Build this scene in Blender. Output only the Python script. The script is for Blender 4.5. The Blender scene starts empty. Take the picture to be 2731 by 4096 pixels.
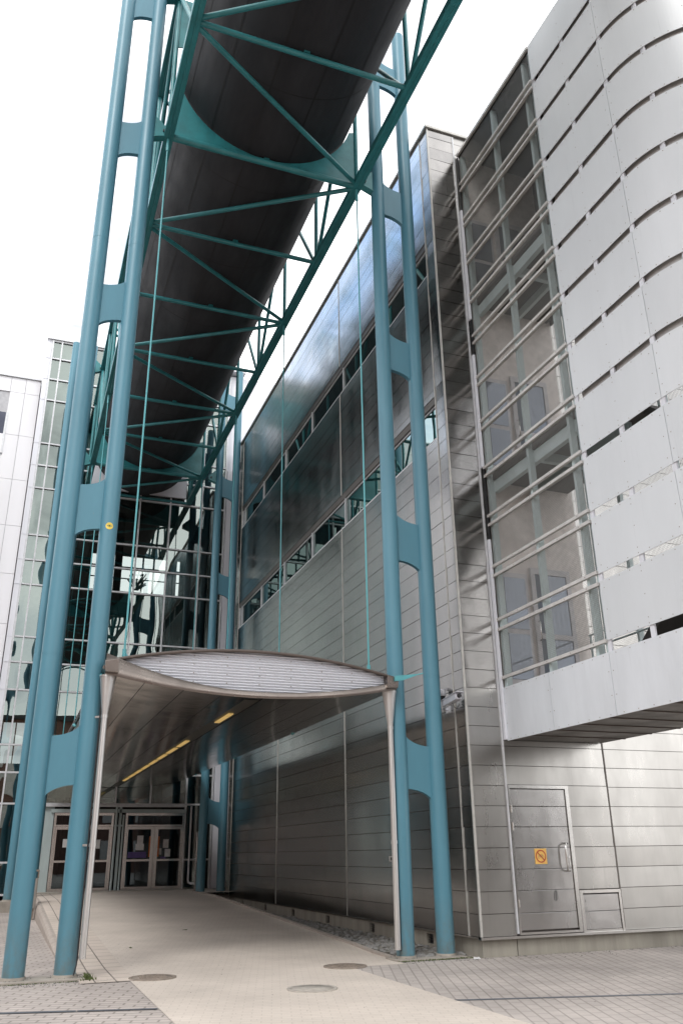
import bpy, bmesh, math, random
from mathutils import Vector, Matrix
random.seed(7)
D = bpy.data
scene = bpy.context.scene
COL = scene.collection
PI = math.pi

# ------------------------------------------------------------------ helpers
def link(o, parent=None):
    COL.objects.link(o)
    if parent is not None:
        o.parent = parent
    return o

def tag(o, label=None, cat=None, group=None, kind=None):
    if label: o['label'] = label
    if cat: o['category'] = cat
    if group: o['group'] = group
    if kind: o['kind'] = kind
    return o

def thing(name, label, cat, loc=(0, 0, 0), group=None):
    o = D.objects.new(name, None)
    o.empty_display_size = 0.2
    o.location = loc
    link(o)
    return tag(o, label, cat, group)

class MB:
    """collects shapes into one mesh; coordinates are world coordinates"""
    def __init__(s):
        s.v = []; s.f = []; s.m = []; s.sm = []
    def add(s, vs, fs, mi=0, smooth=False):
        b = len(s.v)
        s.v += [tuple(v) for v in vs]
        for f in fs:
            s.f.append([b + i for i in f]); s.m.append(mi); s.sm.append(smooth)
    def box(s, x0, x1, y0, y1, z0, z1, mi=0):
        if x0 > x1: x0, x1 = x1, x0
        if y0 > y1: y0, y1 = y1, y0
        if z0 > z1: z0, z1 = z1, z0
        vs = [(x, y, z) for x in (x0, x1) for y in (y0, y1) for z in (z0, z1)]
        fs = [(0, 1, 3, 2), (4, 6, 7, 5), (0, 4, 5, 1), (2, 3, 7, 6), (0, 2, 6, 4), (1, 5, 7, 3)]
        s.add(vs, fs, mi)
    def bar(s, a, b, w, h, mi=0, up=(0, 0, 1)):
        a = Vector(a); b = Vector(b); d = (b - a).normalized(); u = Vector(up)
        if abs(d.dot(u)) > .98: u = Vector((0, 1, 0))
        r = d.cross(u).normalized(); u = r.cross(d).normalized()
        vs = []
        for p in (a, b):
            for i, j in ((-1, -1), (1, -1), (1, 1), (-1, 1)):
                vs.append(p + r * (w / 2 * i) + u * (h / 2 * j))
        s.add(vs, [(0, 1, 2, 3), (7, 6, 5, 4), (0, 4, 5, 1), (1, 5, 6, 2), (2, 6, 7, 3), (3, 7, 4, 0)], mi)
    def tube(s, a, b, r, r2=None, n=20, mi=0, caps=True):
        a = Vector(a); b = Vector(b); d = (b - a).normalized()
        u = Vector((0, 0, 1)) if abs(d.z) < .9 else Vector((0, 1, 0))
        e = d.cross(u).normalized(); g = e.cross(d).normalized()
        if r2 is None: r2 = r
        vs = []
        for p, rr in ((a, r), (b, r2)):
            for i in range(n):
                t = 2 * PI * i / n
                vs.append(p + e * (rr * math.cos(t)) + g * (rr * math.sin(t)))
        s.add(vs, [(i, n + i, n + (i + 1) % n, (i + 1) % n) for i in range(n)], mi, True)
        if caps:
            s.add(vs[:n], [tuple(range(n))], mi); s.add(vs[n:], [tuple(reversed(range(n)))], mi)
    def pipe(s, pts, r, n=12, mi=0):
        """bent pipe through points"""
        P = [Vector(p) for p in pts]
        rings = []; prev = None
        for i, p in enumerate(P):
            d = (P[min(i + 1, len(P) - 1)] - P[max(i - 1, 0)]).normalized()
            if prev is None:
                u = Vector((0, 0, 1)) if abs(d.z) < .9 else Vector((0, 1, 0))
                e = d.cross(u).normalized()
            else:
                e = (prev - d * prev.dot(d)).normalized()
            prev = e; g = d.cross(e)
            rings.append([p + e * (r * math.cos(2 * PI * k / n)) + g * (r * math.sin(2 * PI * k / n)) for k in range(n)])
        vs = [v for R in rings for v in R]; fs = []
        for i in range(len(P) - 1):
            for k in range(n):
                fs.append((i * n + k, i * n + (k + 1) % n, (i + 1) * n + (k + 1) % n, (i + 1) * n + k))
        s.add(vs, fs, mi, True)
        s.add(rings[0], [tuple(reversed(range(n)))], mi); s.add(rings[-1], [tuple(range(n))], mi)
    def prism(s, pts, ax, a, b, mi=0):
        """polygon pts (2d) extruded along axis ax from a to b; ax 'x': pts=(y,z) 'y': pts=(x,z) 'z': pts=(x,y)"""
        def P(p, t):
            return {'x': (t, p[0], p[1]), 'y': (p[0], t, p[1]), 'z': (p[0], p[1], t)}[ax]
        n = len(pts)
        vs = [P(p, a) for p in pts] + [P(p, b) for p in pts]
        fs = [tuple(range(n)), tuple(reversed(range(n, 2 * n)))] + [(i, n + i, n + (i + 1) % n, (i + 1) % n) for i in range(n)]
        s.add(vs, fs, mi)
    def lathe(s, prof, c, n=24, mi=0):
        vs = []; fs = []
        for r, z in prof:
            for i in range(n):
                t = 2 * PI * i / n
                vs.append((c[0] + r * math.cos(t), c[1] + r * math.sin(t), c[2] + z))
        for j in range(len(prof) - 1):
            for i in range(n):
                fs.append((j * n + i, j * n + (i + 1) % n, (j + 1) * n + (i + 1) % n, (j + 1) * n + i))
        s.add(vs, fs, mi, True)
    def build(s, name, mats, parent=None, bevel=0, origin=None):
        me = D.meshes.new(name)
        off = Vector((0, 0, 0))
        if parent is not None:
            off = Vector(parent.location)
            q = parent.parent
            while q is not None:
                off += Vector(q.location); q = q.parent
        loc = Vector(origin) - off if origin is not None else Vector((0, 0, 0))
        sh = off + loc
        me.from_pydata([(v[0] - sh.x, v[1] - sh.y, v[2] - sh.z) for v in s.v], [], s.f)
        if not isinstance(mats, (list, tuple)): mats = [mats]
        for m in mats: me.materials.append(m)
        for p, mi, smo in zip(me.polygons, s.m, s.sm):
            p.material_index = mi; p.use_smooth = smo
        bm = bmesh.new(); bm.from_mesh(me); bmesh.ops.recalc_face_normals(bm, faces=bm.faces); bm.to_mesh(me); bm.free()
        o = D.objects.new(name, me); o.location = loc
        link(o, parent)
        if bevel:
            md = o.modifiers.new('bevel', 'BEVEL'); md.width = bevel; md.segments = 2; md.limit_method = 'ANGLE'; md.angle_limit = math.radians(50)
        return o

def rivet(mb, x, y, z, nx_, ny_, mi=1, r=.009):
    n = 6; tx, ty = -ny_, nx_
    vs = [(x + nx_ * .006, y + ny_ * .006, z)] + [(x + tx * r * math.cos(2 * PI * i / n) + nx_ * .002, y + ty * r * math.cos(2 * PI * i / n) + ny_ * .002, z + r * math.sin(2 * PI * i / n)) for i in range(n)]
    mb.add(vs, [(0, i + 1, (i + 1) % n + 1) for i in range(n)], mi)

# ------------------------------------------------------------------ materials
def nodes(name):
    m = D.materials.new(name); m.use_nodes = True
    nt = m.node_tree; b = nt.nodes['Principled BSDF']
    return m, nt, b
def N(nt, t, **k):
    n = nt.nodes.new(t)
    for a, v in k.items():
        if a in n.inputs: n.inputs[a].default_value = v
        else: setattr(n, a, v)
    return n
def coords(nt, scale=(1, 1, 1), rot=(0, 0, 0), kind='Object'):
    tc = N(nt, 'ShaderNodeTexCoord'); mp = N(nt, 'ShaderNodeMapping')
    mp.inputs['Scale'].default_value = scale; mp.inputs['Rotation'].default_value = rot
    nt.links.new(tc.outputs[kind], mp.inputs['Vector'])
    return mp.outputs['Vector']
def noise(nt, vec, scale, detail=4, rough=.55):
    n = N(nt, 'ShaderNodeTexNoise'); n.inputs['Scale'].default_value = scale
    n.inputs['Detail'].default_value = detail; n.inputs['Roughness'].default_value = rough
    nt.links.new(vec, n.inputs['Vector']); return n.outputs['Fac']
def ramp(nt, fac, stops):
    r = N(nt, 'ShaderNodeValToRGB'); e = r.color_ramp.elements
    while len(e) < len(stops): e.new(.5)
    for i, (p, c) in enumerate(stops):
        e[i].position = p; e[i].color = (*c, 1) if len(c) == 3 else c
    nt.links.new(fac, r.inputs['Fac']); return r.outputs['Color']
def mrange(nt, fac, a, b, c, d):
    r = N(nt, 'ShaderNodeMapRange'); r.inputs[1].default_value = a; r.inputs[2].default_value = b
    r.inputs[3].default_value = c; r.inputs[4].default_value = d
    nt.links.new(fac, r.inputs[0]); return r.outputs[0]
def bump(nt, h, strength, dist=.01, normal=None):
    b = N(nt, 'ShaderNodeBump'); b.inputs['Strength'].default_value = strength; b.inputs['Distance'].default_value = dist
    nt.links.new(h, b.inputs['Height'])
    if normal is not None: nt.links.new(normal, b.inputs['Normal'])
    return b.outputs['Normal']
def mixc(nt, fac, a, b, mode='MIX'):
    m = N(nt, 'ShaderNodeMixRGB', blend_type=mode)
    for s_, v in ((m.inputs['Fac'], fac), (m.inputs['Color1'], a), (m.inputs['Color2'], b)):
        if hasattr(v, 'links'): nt.links.new(v, s_)
        else: s_.default_value = v if not isinstance(v, tuple) or len(v) == 4 else (*v, 1)
    return m.outputs['Color']

def paint(name, col, rough=.4, dirt=.25, scale=1.5, spec=.5, streak=True, base_dirt=False, vary=0):
    m, nt, b = nodes(name)
    v = coords(nt, (1, 1, .25 if streak else 1))
    f = noise(nt, v, scale, 6, .65)
    dark = tuple(c * (1 - dirt) for c in col); lite = tuple(min(1, c * (1 + dirt * .55)) for c in col)
    c1 = ramp(nt, f, [(.3, dark), (.7, lite)])
    v2 = coords(nt)
    f2 = noise(nt, v2, 40, 3, .7)
    c2 = mixc(nt, mrange(nt, f2, .68, .78, 0, .35), c1, tuple(c * .55 + .02 for c in col))
    if vary:
        oi = N(nt, 'ShaderNodeObjectInfo'); cm = N(nt, 'ShaderNodeCombineXYZ')
        vv = mrange(nt, oi.outputs['Random'], 0, 1, 1 - vary, 1 + vary * .5)
        for q in range(3): nt.links.new(vv, cm.inputs[q])
        c2 = mixc(nt, 1.0, c2, cm.outputs[0], 'MULTIPLY')
        st_ = noise(nt, coords(nt, (14, 14, .5)), 1.0, 4, .7)
        c2 = mixc(nt, mrange(nt, st_, .60, .8, 0, .22), c2, tuple(x * .6 for x in col))
    if base_dirt:
        tc = N(nt, 'ShaderNodeTexCoord'); sp = N(nt, 'ShaderNodeSeparateXYZ'); nt.links.new(tc.outputs['Object'], sp.inputs[0])
        mu = N(nt, 'ShaderNodeMath', operation='MULTIPLY'); nt.links.new(mrange(nt, sp.outputs['Z'], 0, .9, 1, 0), mu.inputs[0])
        nt.links.new(mrange(nt, noise(nt, coords(nt, (1, 1, .5)), 9, 6, .7), .35, .7, .1, .9), mu.inputs[1])
        c2 = mixc(nt, mu.outputs[0], c2, (.13, .15, .14))
        sc = noise(nt, coords(nt, (5, 5, 2.2)), 3.1, 5, .75)
        c2 = mixc(nt, mrange(nt, sc, .70, .74, 0, .35), c2, (.22, .17, .12))
    nt.links.new(c2, b.inputs['Base Color'])
    nt.links.new(mrange(nt, f, .3, .7, rough * 1.2, rough * .8), b.inputs['Roughness'])
    b.inputs['Specular IOR Level'].default_value = spec
    nt.links.new(bump(nt, noise(nt, v2, 90, 2), .06, .004), b.inputs['Normal'])
    return m

def steel(name, col=(.5, .5, .49), rough=.3, wave=.35, wscale=1.2, grime=.35, stretch=(1, 1, .35), metal=1.0, tile=None):
    m, nt, b = nodes(name)
    v = coords(nt, stretch)
    f = noise(nt, v, 1.3, 6, .6)
    c1 = ramp(nt, f, [(.28, tuple(c * (1 - grime) for c in col)), (.72, tuple(min(1, c * (1 + grime * .4)) for c in col))])
    vs = coords(nt, (9, 9, .35))
    c2 = mixc(nt, mrange(nt, noise(nt, vs, 1.0, 4, .7), .58, .85, 0, .28), c1, tuple(c * .55 for c in col))
    nt.links.new(c2, b.inputs['Base Color'])
    b.inputs['Metallic'].default_value = metal
    nt.links.new(mrange(nt, f, .3, .7, rough * 1.25, rough * .75), b.inputs['Roughness'])
    vw = coords(nt, (1, 1, 1))
    n1 = bump(nt, noise(nt, vw, wscale, 2, .5), wave, .06)
    vb = coords(nt, (3, 3, 60))
    n2 = bump(nt, noise(nt, vb, 8, 2), .05, .002, n1)
    nt.links.new(n2, b.inputs['Normal'])
    return m

def glass(name, refl=(.72, .82, .78), trans=(.36, .41, .40), fac=.23, wave=.035, wscale=.6, rough=.0):
    m = D.materials.new(name); m.use_nodes = True; nt = m.node_tree; nt.nodes.clear()
    out = N(nt, 'ShaderNodeOutputMaterial'); mx = N(nt, 'ShaderNodeMixShader')
    g = N(nt, 'ShaderNodeBsdfGlossy'); g.inputs['Color'].default_value = (*refl, 1); g.inputs['Roughness'].default_value = rough
    t = N(nt, 'ShaderNodeBsdfTransparent'); t.inputs['Color'].default_value = (*trans, 1)
    nrm = bump(nt, noise(nt, coords(nt), wscale, 2, .4), wave, .05)
    nt.links.new(nrm, g.inputs['Normal'])
    lw = N(nt, 'ShaderNodeLayerWeight'); lw.inputs['Blend'].default_value = .25
    nt.links.new(mrange(nt, lw.outputs['Fresnel'], 0, 1, fac, 1), mx.inputs[0])
    nt.links.new(t.outputs[0], mx.inputs[1]); nt.links.new(g.outputs[0], mx.inputs[2])
    nt.links.new(mx.outputs[0], out.inputs['Surface'])
    return m

def darkglass(name, col=(.012, .02, .022), refl=.5, wave=.15, tint=(.6, .75, .72)):
    m = D.materials.new(name); m.use_nodes = True; nt = m.node_tree; nt.nodes.clear()
    out = N(nt, 'ShaderNodeOutputMaterial'); mx = N(nt, 'ShaderNodeMixShader')
    g = N(nt, 'ShaderNodeBsdfGlossy'); g.inputs['Color'].default_value = (*tint, 1); g.inputs['Roughness'].default_value = .01
    d = N(nt, 'ShaderNodeBsdfDiffuse'); d.inputs['Color'].default_value = (*col, 1)
    nt.links.new(bump(nt, noise(nt, coords(nt), .9, 2, .4), wave, .04), g.inputs['Normal'])
    lw = N(nt, 'ShaderNodeLayerWeight'); lw.inputs['Blend'].default_value = .3
    nt.links.new(mrange(nt, lw.outputs['Fresnel'], 0, 1, refl, .7), mx.inputs[0])
    nt.links.new(d.outputs[0], mx.inputs[1]); nt.links.new(g.outputs[0], mx.inputs[2])
    nt.links.new(mx.outputs[0], out.inputs['Surface'])
    return m

def concrete(name, col, dirt=.3, scale=2, streak=False, rough=.85):
    m, nt, b = nodes(name)
    v = coords(nt, (1, 1, .12) if streak else (1, 1, 1))
    f = noise(nt, v, scale, 8, .65)
    c = ramp(nt, f, [(.25, tuple(x * (1 - dirt) for x in col)), (.75, tuple(x * (1 + dirt * .4) for x in col))])
    f2 = noise(nt, coords(nt), 60, 3, .7)
    c = mixc(nt, mrange(nt, f2, .6, .75, 0, .3), c, tuple(x * .5 for x in col))
    nt.links.new(c, b.inputs['Base Color']); b.inputs['Roughness'].default_value = rough
    nt.links.new(bump(nt, f2, .3, .006), b.inputs['Normal'])
    return m

def pavers(name, c1, c2, cj, w, h, rot=0, joint=.012, dirt=.35, contrast=1.0, bstr=.5):
    m, nt, b = nodes(name)
    v = coords(nt, (1, 1, 1), (0, 0, rot))
    br = N(nt, 'ShaderNodeTexBrick'); nt.links.new(v, br.inputs['Vector'])
    br.inputs['Color1'].default_value = (*c1, 1); br.inputs['Color2'].default_value = (*c2, 1); br.inputs['Mortar'].default_value = (*cj, 1)
    br.inputs['Scale'].default_value = 1; br.inputs['Mortar Size'].default_value = joint; br.inputs['Mortar Smooth'].default_value = .25
    br.inputs['Brick Width'].default_value = w; br.inputs['Row Height'].default_value = h; br.inputs['Bias'].default_value = 0
    f = noise(nt, coords(nt), .55, 8, .62)
    dcol = ramp(nt, f, [(.3, (1 - dirt,) * 3), (.7, (1.06,) * 3)])
    f2 = noise(nt, coords(nt), 14, 6, .75)
    c = mixc(nt, 1.0, br.outputs['Color'], dcol, 'MULTIPLY')
    c = mixc(nt, mrange(nt, f2, .56, .74, 0, .28), c, tuple(x * .5 for x in c1))
    nt.links.new(c, b.inputs['Base Color']); b.inputs['Roughness'].default_value = .82
    mm = N(nt, 'ShaderNodeMath', operation='MULTIPLY'); nt.links.new(br.outputs['Fac'], mm.inputs[0]); mm.inputs[1].default_value = -1
    n1 = bump(nt, mm.outputs[0], bstr, .008)
    nt.links.new(bump(nt, noise(nt, coords(nt), 120, 3), .25, .003, n1), b.inputs['Normal'])
    return m

def plain(name, col, rough=.6, metal=0, emit=None):
    m, nt, b = nodes(name)
    f = noise(nt, coords(nt), 6, 4, .6)
    c = ramp(nt, f, [(.3, tuple(x * .85 for x in col)), (.7, tuple(min(1, x * 1.1) for x in col))])
    nt.links.new(c, b.inputs['Base Color'])
    b.inputs['Roughness'].default_value = rough; b.inputs['Metallic'].default_value = metal
    if emit:
        b.inputs['Emission Color'].default_value = (*emit[0], 1); b.inputs['Emission Strength'].default_value = emit[1]
    return m

def mesh_screen(name):
    """woven metal mesh: wires opaque, the rest open"""
    m = D.materials.new(name); m.use_nodes = True; nt = m.node_tree; b = nt.nodes['Principled BSDF']
    out = nt.nodes['Material Output']
    b.inputs['Base Color'].default_value = (.17, .17, .16, 1); b.inputs['Metallic'].default_value = .3; b.inputs['Roughness'].default_value = .5
    tc = N(nt, 'ShaderNodeTexCoord'); sp = N(nt, 'ShaderNodeSeparateXYZ'); nt.links.new(tc.outputs['Object'], sp.inputs[0])
    def wires(sock, pitch, width):
        a = N(nt, 'ShaderNodeMath', operation='MULTIPLY'); nt.links.new(sock, a.inputs[0]); a.inputs[1].default_value = 1 / pitch
        f = N(nt, 'ShaderNodeMath', operation='FRACT'); nt.links.new(a.outputs[0], f.inputs[0])
        l = N(nt, 'ShaderNodeMath', operation='LESS_THAN'); nt.links.new(f.outputs[0], l.inputs[0]); l.inputs[1].default_value = width
        return l.outputs[0]
    mx = N(nt, 'ShaderNodeMath', operation='MAXIMUM')
    nt.links.new(wires(sp.outputs['Y'], .032, .24), mx.inputs[0]); nt.links.new(wires(sp.outputs['Z'], .03, .10), mx.inputs[1])
    t = N(nt, 'ShaderNodeBsdfTransparent'); ms = N(nt, 'ShaderNodeMixShader')
    nt.links.new(mx.outputs[0], ms.inputs[0]); nt.links.new(t.outputs[0], ms.inputs[1]); nt.links.new(b.outputs[0], ms.inputs[2])
    nt.links.new(ms.outputs[0], out.inputs['Surface'])
    return m

M = dict(
    column=paint('column_blue_paint', (.084, .232, .305), .40, .14, 1.2, base_dirt=True),
    truss=paint('truss_teal_paint', (.034, .215, .235), .38, .25, 2.5, streak=False),
    rod=paint('rod_teal_paint', (.10, .38, .42), .35, .15, 2),
    tube=steel('bridge_skin', (.019, .020, .024), .75, .1, 1.0, .3, (1, .3, 1), metal=0),
    seam=plain('seam_black', (.008, .008, .009), .7),
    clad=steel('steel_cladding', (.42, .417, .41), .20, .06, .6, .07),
    clad_lit=steel('steel_cladding_top_lit', (.60, .605, .615), .19, .08, .6, .06),  # paler copy: brightness of the reflected sky painted into the base colour
    clad_shaded=steel('steel_cladding_low_shaded', (.33, .322, .31), .22, .06, .6, .08),  # darker copy: dim reflections on the lower wall painted into the base colour
    clad_corner_shaded=steel('steel_cladding_corner_shaded', (.36, .35, .34), .17, .2, 1.3, .12),  # darkened base stands in for the dark bay mirrored in this strip
    cladf=steel('steel_cladding_front', (.47, .46, .44), .30, .10, 1.0, .14),
    door=steel('steel_door', (.48, .47, .46), .27, .15, 1.4, .2),
    joint=plain('joint_grey', (.17, .155, .14), .7),
    jlight=plain('joint_cover_light', (.55, .54, .51), .45, .4),
    canopy=steel('canopy_sheet', (.58, .53, .49), .16, .13, 1.2, .1, (1, .25, 1)),
    canopyf=steel('canopy_edge_sheet', (.24, .21, .19), .3, .2, 1.5, .25, (1, 1, 1)),
    corr=paint('corrugated_white', (.66, .67, .71), .5, .03, .5),
    rim=plain('rim_brown', (.09, .07, .06), .55),
    stainless=steel('stainless_pipe', (.62, .61, .59), .22, .05, 2, .15),
    silver=steel('silver_pipe', (.64, .635, .625), .30, .05, 2, .12, metal=.75),
    alum=plain('aluminium_frame', (.62, .63, .65), .45, .25),
    white=paint('white_frame', (.72, .73, .78), .5, .08, 1),
    panel=paint('bay_panel', (.655, .685, .71), .34, .06, .7, .45, vary=.07),
    fascia=paint('fascia_panel', (.68, .71, .745), .42, .12, 1.2, vary=.04),
    rail=paint('rail_metal', (.56, .55, .53), .4, .2, 3),
    post=paint('post_pale_teal', (.46, .54, .54), .45, .15, 2),
    mesh=mesh_screen('woven_mesh'),
    interior=plain('interior_grey', (.085, .08, .075), .8),
    lining=plain('inner_lining', (.42, .41, .40), .7),
    intdark=plain('interior_dark', (.045, .042, .04), .85),
    intlite=plain('interior_light', (.64, .60, .57), .7),
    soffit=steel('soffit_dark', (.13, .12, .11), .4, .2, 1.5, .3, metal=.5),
    glass=glass('facade_glass'),
    glassb=glass('entrance_glass', (.6, .72, .78), (.14, .17, .20), .07, .05, .8),
    bglass=glass('landing_glass', (.6, .7, .85), (.55, .62, .75), .3, .2, 1),
    wglass=darkglass('strip_window_glass', refl=.14, wave=.03, tint=(.42, .52, .5)),
    wwall=paint('white_panel_wall', (.74, .74, .765), .6, .04, .6),
    wjoint=plain('white_wall_joint', (.42, .42, .44), .7),
    concrete=concrete('plinth_concrete', (.36, .34, .29), .35, 3, True),
    footing=concrete('footing_concrete', (.34, .31, .27), .3, 4),
    kerb=concrete('kerb_stone', (.40, .35, .31), .25, 5),
    grey=pavers('grey_pavers', (.50, .445, .41), (.455, .405, .375), (.27, .24, .215), .285, .142, .31, .014),
    grey2=pavers('grey_pavers_turned', (.50, .45, .415), (.45, .405, .375), (.33, .295, .27), .285, .142, -1.222, .011),
    path=pavers('beige_pavers', (.60, .535, .47), (.575, .508, .447), (.49, .43, .375), .21, .105, .285, .006, .18, 1, .12),
    flag=pavers('beige_flags', (.60, .525, .455), (.565, .49, .43), (.2, .17, .15), .42, .28, PI / 2, .012, .2, 1, .4),
    drain=plain('drain_slot', (.13, .14, .16), .5, .3),
    iron=concrete('cast_iron', (.27, .225, .185), .45, 12, rough=.7),
    ironc=concrete('cover_concrete', (.42, .385, .34), .35, 10),
    gravel=concrete('gravel_bed', (.20, .19, .17), .4, 9),
    stone=concrete('stone_grey', (.27, .265, .255), .5, 5),
    black=plain('black_plastic', (.02, .02, .022), .5),
    yellow=plain('yellow_sticker', (.72, .54, .08), .5),
    signy=plain('sign_yellow', (.80, .48, .12), .5),
    signr=plain('sign_red', (.42, .045, .02), .5),
    paper=plain('paper', (.70, .70, .70), .8),
    purple=plain('purple_notice', (.10, .07, .22), .6),
    orange=plain('orange_strip', (.60, .17, .04), .6),
    lamp=plain('lit_lamp', (.6, .42, .16), .5, 0, ((1.0, .66, .22), .34)),
    lampoff=plain('lamp_trough', (.06, .055, .045), .35, .3),
    wood=plain('bin_body', (.28, .26, .235), .6),
    moss=plain('weed_green', (.075, .10, .03), .9),
    brick=concrete('brick_red', (.20, .11, .085), .3, 3),
    doorfr=plain('landing_door_frame', (.5, .49, .5), .6),
    bwin=darkglass('landing_door_glass', (.19, .21, .24), .12, .02, (.55, .6, .68)),
    brick2=concrete('brick_warm', (.36, .19, .13), .25, 3),
    lining2=plain('window_white', (.6, .6, .6), .5),
    asph=concrete('asphalt_roof', (.06, .06, .06), .3, 3),
    camw=plain('camera_housing', (.52, .52, .56), .4, .2),
    blueg=plain('blue_curtain', (.05, .08, .22), .8),
)

# ------------------------------------------------------------------ setting: ground
g = MB(); g.add([(-260, -200, 0), (260, -200, 0), (260, 320, 0), (-260, 320, 0)], [(0, 1, 2, 3)])
tag(g.build('pavement', M['grey']), kind='structure')

def rz(y):
    if y <= 14.8: return 0.006
    if y >= 28: return .43
    t = (y - 14.8) / 13.2
    return .006 + .424 * (t * .8 + .2 * t * t * (3 - 2 * t))
p = MB()
p.add([(1.86, -30, .006), (5.1, -30, .006), (5.1, 13.25, .006), (1.86, 13.25, .006)], [(0, 1, 2, 3)])
ys = [13.25 + (33.78 - 13.25) * i / 40 for i in range(41)]
vs = []; fs = []
for y in ys:
    x1 = 6.02 + .16 * min(1, max(0, (y - 13.25) / 3))
    vs += [(1.2, y, rz(y)), (x1, y, rz(y)), (1.2, y, -.02), (x1, y, -.02)]
for i in range(40):
    a = 4 * i; b = a + 4
    fs += [(a, a + 1, b + 1, b), (a, b, b + 2, a + 2), (a + 1, a + 3, b + 3, b + 1)]
p.add(vs, fs)
e = MB(); # landing in front of the entrance
p.add([(6.18, 30.2, .43), (7.4, 30.2, .43), (7.4, 33.78, .43), (6.18, 33.78, .43)], [(0, 1, 2, 3)])
tag(p.build('entrance_path', M['path']), kind='structure')
p = MB(); p.add([(5.1, -60, .0035), (60, -60, .0035), (60, 13.35, .0035), (5.1, 13.35, .0035)], [(0, 1, 2, 3)])
tag(p.build('side_pavement', M['grey2']), kind='structure')
# band of larger flags along the kerb
p = MB(); vs = []; fs = []
for y in ys: vs += [(1.2, y, rz(y) + .004), (1.95, y, rz(y) + .004)]
for i in range(40): a = 2 * i; fs.append((a, a + 1, a + 3, a + 2))
p.add(vs, fs); tag(p.build('path_edge_flags', M['flag']), kind='structure')
# kerb stones: left of the ramp and along the gravel bed
k = MB()
for i in range(28):
    y0 = 14.3 + i * .62; y1 = y0 + .605
    if y1 > 31.6: break
    z0, z1 = rz(y0), rz(y1)
    prof = [(1.06, -.01), (1.06, .6), (1.09, .85), (1.14, 1.0), (1.2, 1.0), (1.2, -.01)]
    vs = [(x, y, (-.02 if t < 0 else max(z, .05) * t + .004)) for y, z in ((y0, z0), (y1, z1)) for x, t in prof]
    n = len(prof); k.add(vs, [tuple(range(n)), tuple(reversed(range(n, 2 * n)))] + [(q, q + 1, n + q + 1, n + q) for q in range(n - 1)])
tag(k.build('kerb', M['kerb']), kind='structure')
k = MB()
for i in range(17):
    y0 = 13.95 + i * 1.0; y1 = y0 + .985
    vs = []
    xa = 6.02 + .16 * min(1, max(0, (y0 - 13.25) / 3)); xb = 6.02 + .16 * min(1, max(0, (y1 - 13.25) / 3))
    for y, x in ((y0, xa), (y1, xb)):
        vs += [(x, y, -.02), (x, y, rz(y) + .03), (x + .1, y, rz(y) + .03), (x + .1, y, -.02)]
    k.add(vs, [(0, 1, 2, 3), (7, 6, 5, 4), (0, 4, 5, 1), (1, 5, 6, 2), (2, 6, 7, 3)])
tag(k.build('edging_kerb', M['kerb']), kind='structure')
# gravel bed with loose stones
gb = MB(); gb.add([(6.28, 13.7, .012), (7.36, 13.7, .012), (7.36, 31, .05), (6.28, 31, .05)], [(0, 1, 2, 3)])
tag(gb.build('gravel_bed_ground', M['gravel']), kind='structure')
gs = MB()
for i in range(1900):
    y = 13.75 + (random.random() ** 1.5) * 16.8; x = random.uniform(6.3, 7.33); r = random.uniform(.018, .06)
    if (x > 6.1 and y < 14.2 and (x - 6.96) ** 2 + (y - 13.85) ** 2 < .04): continue
    a = random.random() * 6
    vs = []
    for zz, rr in ((0, .75), (.35, 1.0), (.75, .6)):
        for q in range(6):
            t = a + q * PI / 3
            vs.append((x + r * rr * math.cos(t) * random.uniform(.8, 1.2), y + r * rr * math.sin(t) * random.uniform(.8, 1.2), .012 + .02 * max(0, (y - 14) / 17) + r * zz * random.uniform(.8, 1.2)))
    fs = [(q, (q + 1) % 6, 6 + (q + 1) % 6, 6 + q) for q in range(6)] + [(6 + q, 6 + (q + 1) % 6, 12 + (q + 1) % 6, 12 + q) for q in range(6)] + [tuple(range(12, 18))]
    gs.add(vs, fs, random.choice((0, 0, 1)))
tag(gs.build('gravel', [M['stone'], M['gravel']]), kind='stuff')
# drainage slots across the grey pavers
def slot(x0, x1, name):
    s_ = MB(); L = [x0]
    while L[-1] < x1 - .01: L.append(min(x1, L[-1] + 1.0))
    Y = lambda x: 11.35 - .285 * x
    for a, b in zip(L[:-1], L[1:]):
        b -= .015
        s_.add([(a, Y(a) - .045, .007), (b, Y(b) - .045, .007), (b, Y(b) + .045, .007), (a, Y(a) + .045, .007)], [(0, 1, 2, 3)])
    return tag(s_.build(name, M['drain']), kind='structure')
slot(-6, 1.86, 'drain_channel'); slot(5.1, 16, 'drain_channel')

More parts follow.
